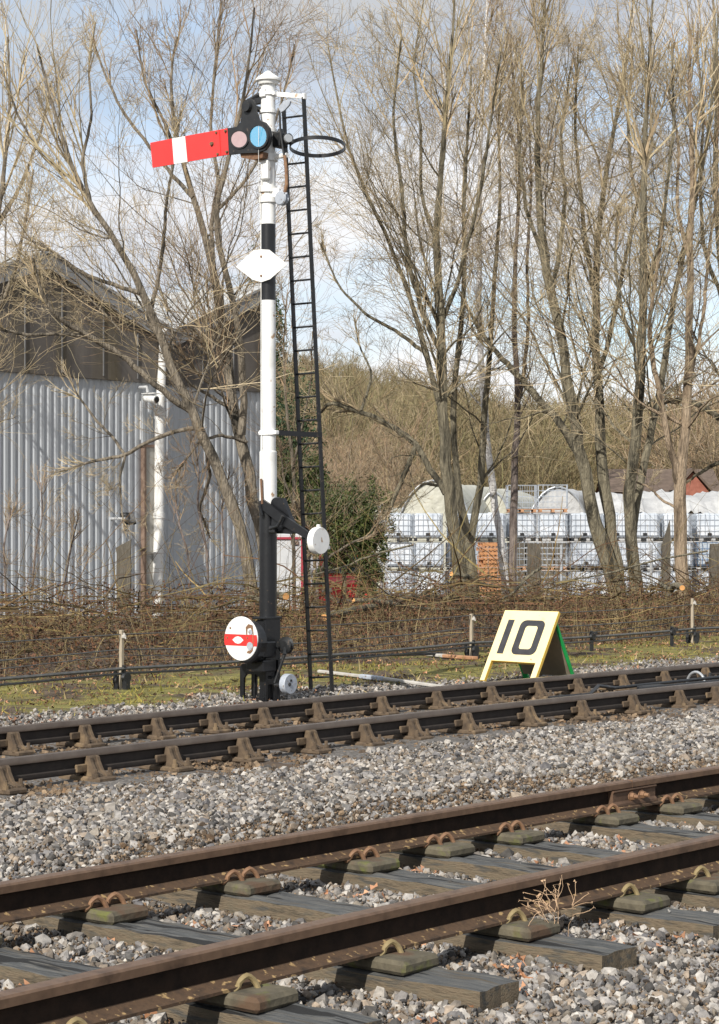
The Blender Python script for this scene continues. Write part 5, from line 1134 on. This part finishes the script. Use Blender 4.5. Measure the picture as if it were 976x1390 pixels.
bush('evergreen_shrub', 'shadowy green shrub behind the signal post above the white cabin', [(Wb_(395, 700, 58), (1.0, .9, 1.2)), (Wb_(385, 650, 58), (.5, .6, 1.2)), (Wb_(420, 660, 59), (.7, .7, .9))], M['ivy'], 12000, (.06, .12))
bush('conifer_tree', 'dark conifer behind the right end of the shed', [(np.array([-2.6, 62, 3.0]), (1.3, 1.3, 4.2)), (np.array([-3.0, 62, 7.2]), (.8, .8, 2.2)), (np.array([-3.0, 62, 9.0]), (.35, .35, 1.0)), (np.array([-3.6, 61.5, 7.7]), (.45, .5, 1.1))], M['conifer'], 14000, (.07, .16), 'tree')

# ------------------------------------------------------------------ yard: tanks, pallets, tunnels, cabin, car, fences
YZ = -1.25
def make_tank(bottle='tank', cagem='cage', full=True):
    t = thing('liquid_tank', 'x', 'tank')
    g = Geo()
    for x in (-.5, 0, .5): g.box((x, 0, .06), (.12, 1.0, .1))
    g.box((0, 0, .125), (1.2, 1.0, .03)); g.box((0, 0, .01), (1.2, 1.0, .02)); build('pallet_base', g, M['palletwood' if rng.random() < .6 else 'blackworn'], t)
    if full:
        g = Geo(); g.box((0, 0, .64), (1.12, .94, .98), bev=.09); g.cyl((0, 0, 1.12), (0, 0, 1.16), .1, .1, 12); build('bottle', g, M[bottle], t)
        g = Geo(); g.box((0, -.49, .28), (.16, .05, .12)); build('valve', g, M['blackworn'], t)
    g = Geo()
    for sgn in (-1, 1):
        for x in np.linspace(-.58, .58, 7): g.box((x, sgn * .5, .63), (.013, .013, .98))
        for y in np.linspace(-.48, .48, 6): g.box((sgn * .59, y, .63), (.013, .013, .98))
        for z in (.2, .42, .65, .88, 1.11): g.box((0, sgn * .508, z), (1.2, .013, .015)); g.box((sgn * .598, 0, z), (.013, 1.0, .015))
    build('cage', g, M[cagem], t); return t
tk = [make_tank(), make_tank('tank', 'cage', False), make_tank('tankgrey', 'cageblue')]
used = [False] * 3; YT = 84.0
cc_ = GX(732, 91, YZ); t = thing('timber_crate', 'dark timber stack added as a backdrop behind the empty tank cages', 'backdrop', cc_)  # added dark stack, hides the bright tent so the cages look dark
g = Geo()
for i_ in range(3):
    for z_ in range(9): g.box(cc_ + np.array([(i_ - 1) * 1.25, 0, .15 + z_ * .25]), (1.18, 1.1, .2), bev=.01)
build('boards', g, M['wood'], t)
TIER = ['bottom tier', 'second tier', 'third tier', 'top tier']
cols = []
px = 541.0; k = 0
while px < 1000 and k < 14:
    cols.append((k, px)); px += 41.5 if k != 1 else 43; k += 1
for k, px in cols:
    Yk = YT + rng.uniform(-.6, .9) + (1.2 if k in (2,) else 0) ; xk = (px - CX) * Yk / FPX; tiers = 3
    empt = k in (4, 5); rz = rng.normal() * .04
    if empt: tiers = 4
    for j in range(tiers):
        kind = 1 if (empt and j in (0, 1, 3)) else (2 if (k >= 10 and j == 1) else 0)
        t = tk[kind] if not used[kind] else copy_tree(tk[kind]); used[kind] = True
        t.location = (xk + rng.normal() * .03, Yk + rng.normal() * .03, YZ + j * 1.17 ); t.rotation_euler = (0, 0, rz)
        kd = {0: 'white caged liquid tank', 1: 'empty steel tank cage without its bottle', 2: 'grey tank in a blue steel cage'}[kind]
        t['label'] = '%s, %s of the %s stack from the left' % (kd, TIER[j], ORD[k]); t['group'] = 'caged tanks stacked in the yard'
def make_pallet():
    t = thing('pallet', 'x', 'pallet'); g = Geo()
    for x in np.linspace(-.52, .52, 6): g.box((x * .62, 0, .13), (.07, 1.0, .02)); g.box((x * .62, 0, .01), (.07, 1.0, .02))
    for y in (-.45, 0, .45): g.box((0, y, .07), (.72, .09, .09))
    build('boards', g, M['palletnew'], t); return t
p0 = make_pallet(); Yp = 70
for i_ in range(16):
    t = p0 if i_ == 0 else copy_tree(p0); t.location = ((665 - CX) * Yp / FPX + rng.normal() * .02, Yp, YZ + i_ * .147); t.rotation_euler = (0, 0, .1 + rng.normal() * .04)
    t['label'] = 'orange wooden pallet in the narrow stack behind the birch, %s from the ground' % ORD[i_]; t['group'] = 'pallets stacked in the yard'
def tunnel(px0, px1, pyt, Y, Ln, mt, label, name='storage_tent', dirv=None):
    x0 = (px0 - CX) * Y / FPX; x1 = (px1 - CX) * Y / FPX; h = CAMH + (HY - pyt) * Y / FPX - YZ; r = (x1 - x0) / 2; c = np.array([(x0 + x1) / 2, Y, YZ]); k = 20; dv = np.array([.25, 1, 0]) if dirv is None else dirv
    t = thing(name, label, 'tent', c); g = Geo(); a = np.linspace(0, pi, k); A = np.column_stack([c[0] - r * np.cos(a), np.full(k, Y), YZ + h * np.sin(a) ** .8]); n_ = 12; V = []
    for i_ in range(n_): V.append(A + dv * Ln * i_ / (n_ - 1) + (np.array([0, 0, -.08]) if i_ % 2 else 0))
    I = (np.arange(n_ - 1)[:, None] * k + np.arange(k - 1)).ravel(); g.add(np.vstack(V), np.stack([I, I + 1, I + k + 1, I + k], -1)); build('cover', g, mt, t, smooth=True)
    g = Geo(); g.ngon(np.vstack([A + [0, .03, 0]]), [list(range(k))]); build('end_panel', g, mt, t)
    g = Geo(); g.tube(A - [0, .04, 0], .05, 6); build('hoop', g, M['galv'], t)
tunnel(478, 545, 687, 96, 22, M['tarp'], 'low cream polytunnel end partly hidden by the ivy bush')
tunnel(530, 650, 652, 98, 24, M['tarp'], 'cream arched polytunnel behind the leftmost white tanks')
tunnel(640, 700, 668, 104, 20, M['tarp'], 'small cream polytunnel seen between birch and slim tree')
tunnel(706, 808, 661, 100, 22, M['tarpw'], 'translucent arched tent behind the empty tank cages')
# long sheeted store at the right
xa, xb = (812 - CX) * 97 / FPX, (1060 - CX) * 97 / FPX
t = thing('covered_store', 'long low store under crumpled white sheeting at the right', 'store', (xa, 97, YZ)); g = Geo(); nx_, ny_ = 60, 10
X, Yv = np.meshgrid(np.linspace(xa, xb, nx_), np.linspace(97, 107, ny_), indexing='ij'); u = (Yv - 97) / 10
Zv = YZ + 3.55 + 1.1 * np.sin(pi * np.clip(u * 1.1, 0, 1)) ** .7 + .09 * np.sin(X * 2.1 + u * 5) + .05 * rng.normal(size=X.shape)
I = (np.arange(nx_ - 1)[:, None] * ny_ + np.arange(ny_ - 1)).ravel(); g.add(np.stack([X, Yv, Zv], -1).reshape(-1, 3), np.stack([I, I + ny_, I + ny_ + 1, I + 1], -1)); build('sheeting', g, M['tarpw'], t, smooth=True)
g = Geo(); g.box(((xa + xb) / 2, 97.3, YZ + 1.8), (xb - xa, .2, 3.6)); build('side_curtain', g, M['tarpw'], t)
# cabin
ca_ = GX(385, 56, YZ); t = thing('site_cabin', 'white box cabin with dark red door trim between post and ladder', 'cabin', ca_)
g = Geo(); g.box(ca_ + UP * 1.32 + np.array([-.1, .8, 0]), (1.36, 1.6, 2.64), bev=.02); build('body', g, M['offwhite'], t)
g = Geo(); g.box(ca_ + UP * 2.52 + np.array([.06, -.02, 0]), (.96, .05, .06)); g.box(ca_ + UP * 1.3 + np.array([.5, -.02, 0]), (.06, .05, 2.45)); g.box(ca_ + UP * 1.3 + np.array([-.42, -.02, 0]), (.03, .05, 2.45)); dt = build('door_trim', g, M['redtrim'], t)
g = Geo(); g.box(ca_ + UP * 2.4 + np.array([.3, -.03, 0]), (.2, .06, .1)); build('closer', g, M['rustdoor'], t)
# red car
cr = GX(468, 60, YZ); t = thing('parked_van', 'red van glimpsed through the branches right of the ladder', 'van', cr)
g = Geo(); side = [(-.1, .35), (-.06, 1.2), (.5, 1.45), (.9, 2.0), (2.5, 2.05), (3.7, 2.0), (3.75, .35)]
g.prism(side, cr + np.array([-.75, 0, .0]), (0, 1, 0), (0, 0, 1), (1, 0, 0), 1.5); build('body', g, M['carred'], t)
g = Geo(); g.prism([(.52, 1.48), (.86, 1.95), (.94, 1.95), (.6, 1.48)], cr + np.array([-.62, -.06, .012]), (0, 1, 0), (0, 0, 1), (1, 0, 0), 1.24); build('windscreen', g, M['glassdark'], t)
for sx_ in (-.52, .52):
    g = Geo(); g.box(cr + np.array([sx_, -.1, 1.0]), (.3, .06, .14), bev=.02); build('headlight', g, M['offwhite'], t)
    for y_ in (.7, 3.0): g = Geo(); g.cyl(cr + np.array([sx_ * 1.2 - .1, y_, .3]), cr + np.array([sx_ * 1.2 + .1, y_, .3]), .3, .3, 18); build('wheel', g, M['rubber'], t)
g = Geo(); g.box(cr + np.array([0, -.12, .7]), (.5, .04, .12)); build('number_plate', g, M['offwhite'], t)
# palisade fence between post and bush
pf0, pf1 = GX(392, 61, YZ), GX(530, 61, YZ); t = thing('palisade_fence', 'grey steel palisade fence behind the ladder foot', 'fence', pf0)
L = pf1[0] - pf0[0]; xs = np.arange(0, L, .17)
for i_, x in enumerate(xs):
    g = Geo(); p = pf0 + np.array([x, 0, 0]); g.prism([(-.035, 0), (.035, 0), (.035, 1.9), (0, 2.0), (-.035, 1.9)], p, (1, 0, 0), (0, 0, 1), (0, 1, 0), .02); build('pale', g, M['galv'], t)
g = Geo()
for z in (.4, 1.6): g.box(pf0 + np.array([L / 2, .04, z]), (L, .04, .05))
build('rail_bar', g, M['galv'], t)
# mesh fence
mf0 = GX(518, 64, YZ); t = thing('mesh_fence', 'thin wire mesh fence with pale steel posts in front of the tanks', 'fence', mf0)
pxs = [518, 640, 762, 884, 1006]
for x_ in pxs: g = Geo(); p = GX(x_, 64, YZ); g.cyl(p, p + UP * 3.65 if x_ == 518 else p + UP * 2.3, .045, .045, 10); build('post', g, M['galv'], t)
g = Geo(); xA, xB = GX(518, 64, 0)[0], GX(1006, 64, 0)[0]
for z in np.arange(.1, 2.25, .3): g.box(((xA + xB) / 2, 64, YZ + z), (xB - xA, .008, .008))
for x in np.arange(xA, xB, .3): g.box((x, 64.012, YZ + 1.15), (.008, .008, 2.2))
build('mesh_panel', g, M['galv'], t)
# house with brown roof, far
hx = (905 - CX) * 170 / FPX; t = thing('brick_house', 'red brick gabled house with brown roof far behind the yard', 'house', (hx, 170, YZ))
def hpz(py): return CAMH + (HY - py) * 170 / FPX
g = Geo(); x0, x1 = (826 - CX) * 170 / FPX, (916 - CX) * 170 / FPX; zr, ze = hpz(634), hpz(668)
g.add([(x0, 170, ze), (x1 + 4, 170, ze), (x1 + 4, 175, zr), (x0, 175, zr), (x0, 180, ze), (x1 + 4, 180, ze)], [(0, 1, 2, 3), (3, 2, 5, 4)]); build('roof', g, M['slate'], t)
g = Geo(); g.box(((x0 + x1) / 2 + 1, 175, (YZ + ze) / 2 - .1), (x1 - x0 + 2, 9.4, ze - YZ)); build('wall', g, M['brick'], t)
ga, gb, gm = (918 - CX) * 168 / FPX, (962 - CX) * 168 / FPX, (940 - CX) * 168 / FPX
g = Geo(); g.prism([(ga, YZ), (gb, YZ), (gb, hpz(668)), (gm, hpz(642)), (ga, hpz(668))], (0, 168, 0), (1, 0, 0), (0, 0, 1), (0, 1, 0), 8); build('gable', g, M['brick'], t)
g = Geo()
for sa, sb in (((ga - .3, hpz(670)), (gm, hpz(640))), ((gm, hpz(640)), (gb + .3, hpz(670)))):
    g.add([(sa[0], 167.6, sa[1]), (sb[0], 167.6, sb[1]), (sb[0], 176, sb[1]), (sa[0], 176, sa[1]), (sa[0], 167.6, sa[1] + .25), (sb[0], 167.6, sb[1] + .25), (sb[0], 176, sb[1] + .25), (sa[0], 176, sa[1] + .25)], [(0, 1, 5, 4), (4, 5, 6, 7), (0, 3, 2, 1)])
build('gable_roof', g, M['slate'], t)

# ------------------------------------------------------------------ hill and far woods
def hillz(x, y):
    top = 17 + 9 * np.exp(-((x + 8) / 22) ** 2) - 3 * ss(x, 15, 60) + 1.0 * np.sin(x * .12)
    return -1.3 + top * ss(y, 130, 400)
X, Yv = np.meshgrid(np.linspace(-330, 330, 90), np.linspace(125, 900, 50), indexing='ij'); nx_, ny_ = X.shape
g = Geo(); I = (np.arange(nx_ - 1)[:, None] * ny_ + np.arange(ny_ - 1)).ravel(); g.add(np.stack([X, Yv, hillz(X, Yv) - .1], -1).reshape(-1, 3), np.stack([I, I + ny_, I + ny_ + 1, I + 1], -1)); tag(build('hills', g, M['hill'], smooth=True), kind='structure')
def small_tree(h):
    P = np.array([[[0, 0, 0], [.1, 0, h * .3], [0, .1, h * .65], [.05, 0, h]]]) + 0.; R = np.array([[.12, .09, .05, .02]])
    Lc = np.array([h]); A, RA = grow(P, R, 13, .15, 1, .55, .3, (.4, .95), 4, .12, .1, .45, .025, length=Lc); B, RB = grow(A, RA, 17, .1, 1, .5, .35, (.35, 1.), 3, .15, .08, .6, .013)
    gg = Geo(); tubes(gg, P, R, 3); tubes(gg, A, RA, 3); tubes(gg, B, RB, 3); return np.vstack(gg.v), np.vstack(gg.q)
vars_ = [small_tree(9.) for _ in range(5)]
def wood(name, label, pts, hs, mt):
    g = Geo()
    for (x, y, z), h in zip(pts, hs):
        V, Q = vars_[rng.integers(5)]; a = rng.uniform(0, 2 * pi); c_, s_ = cos(a), sin(a); k_ = h / 9.
        V2 = V @ np.array([[c_, s_, 0], [-s_, c_, 0], [0, 0, 1]]) * [k_ * 1.1, k_ * 1.1, k_] + [x, y, z]; g.add(V2, Q)
    tag(build(name, g, mt), label, 'wood', kind='stuff')
def skyl(px): return np.interp(px, [300, 376, 470, 560, 640, 700, 800, 900, 1100], [500, 492, 496, 522, 548, 562, 560, 552, 540])
n = 700; Yr = 140 + 270 * rng.random(n) ** 1.0; pxr = rng.uniform(330, 1060, n); Yr = np.where((pxr > 800) & (Yr < 200), Yr + 90, Yr); Xr = (pxr - CX) * Yr / FPX
hmax = CAMH + (HY - skyl(pxr) - rng.uniform(-12, 22, n)) * Yr / FPX - hillz(Xr, Yr)
wood('hillside_wood', 'brown leafless wood covering the hillside beyond the yard', np.column_stack([Xr, Yr, hillz(Xr, Yr)]), np.clip(rng.uniform(7, 12, n), 2.5, np.maximum(hmax, 2.5)), M['farwood'])
n = 40; Yr = rng.uniform(106, 135, n); Xr = (rng.uniform(360, 560, n) - CX) * Yr / FPX
wood('scrub_wood', 'olive-brown scrub and young trees behind the cabin and bush', np.column_stack([Xr, Yr, np.full(n, YZ)]), rng.uniform(5, 8, n), M['twigd'])
n = 14; Yr = rng.uniform(185, 230, n); Xr = (rng.uniform(915, 1050, n) - CX) * Yr / FPX
wood('far_right_trees', 'fine-twigged upright trees beyond the beige trunk at the right', np.column_stack([Xr, Yr, np.full(n, YZ)]), rng.uniform(13, 18, n), M['twigd'])
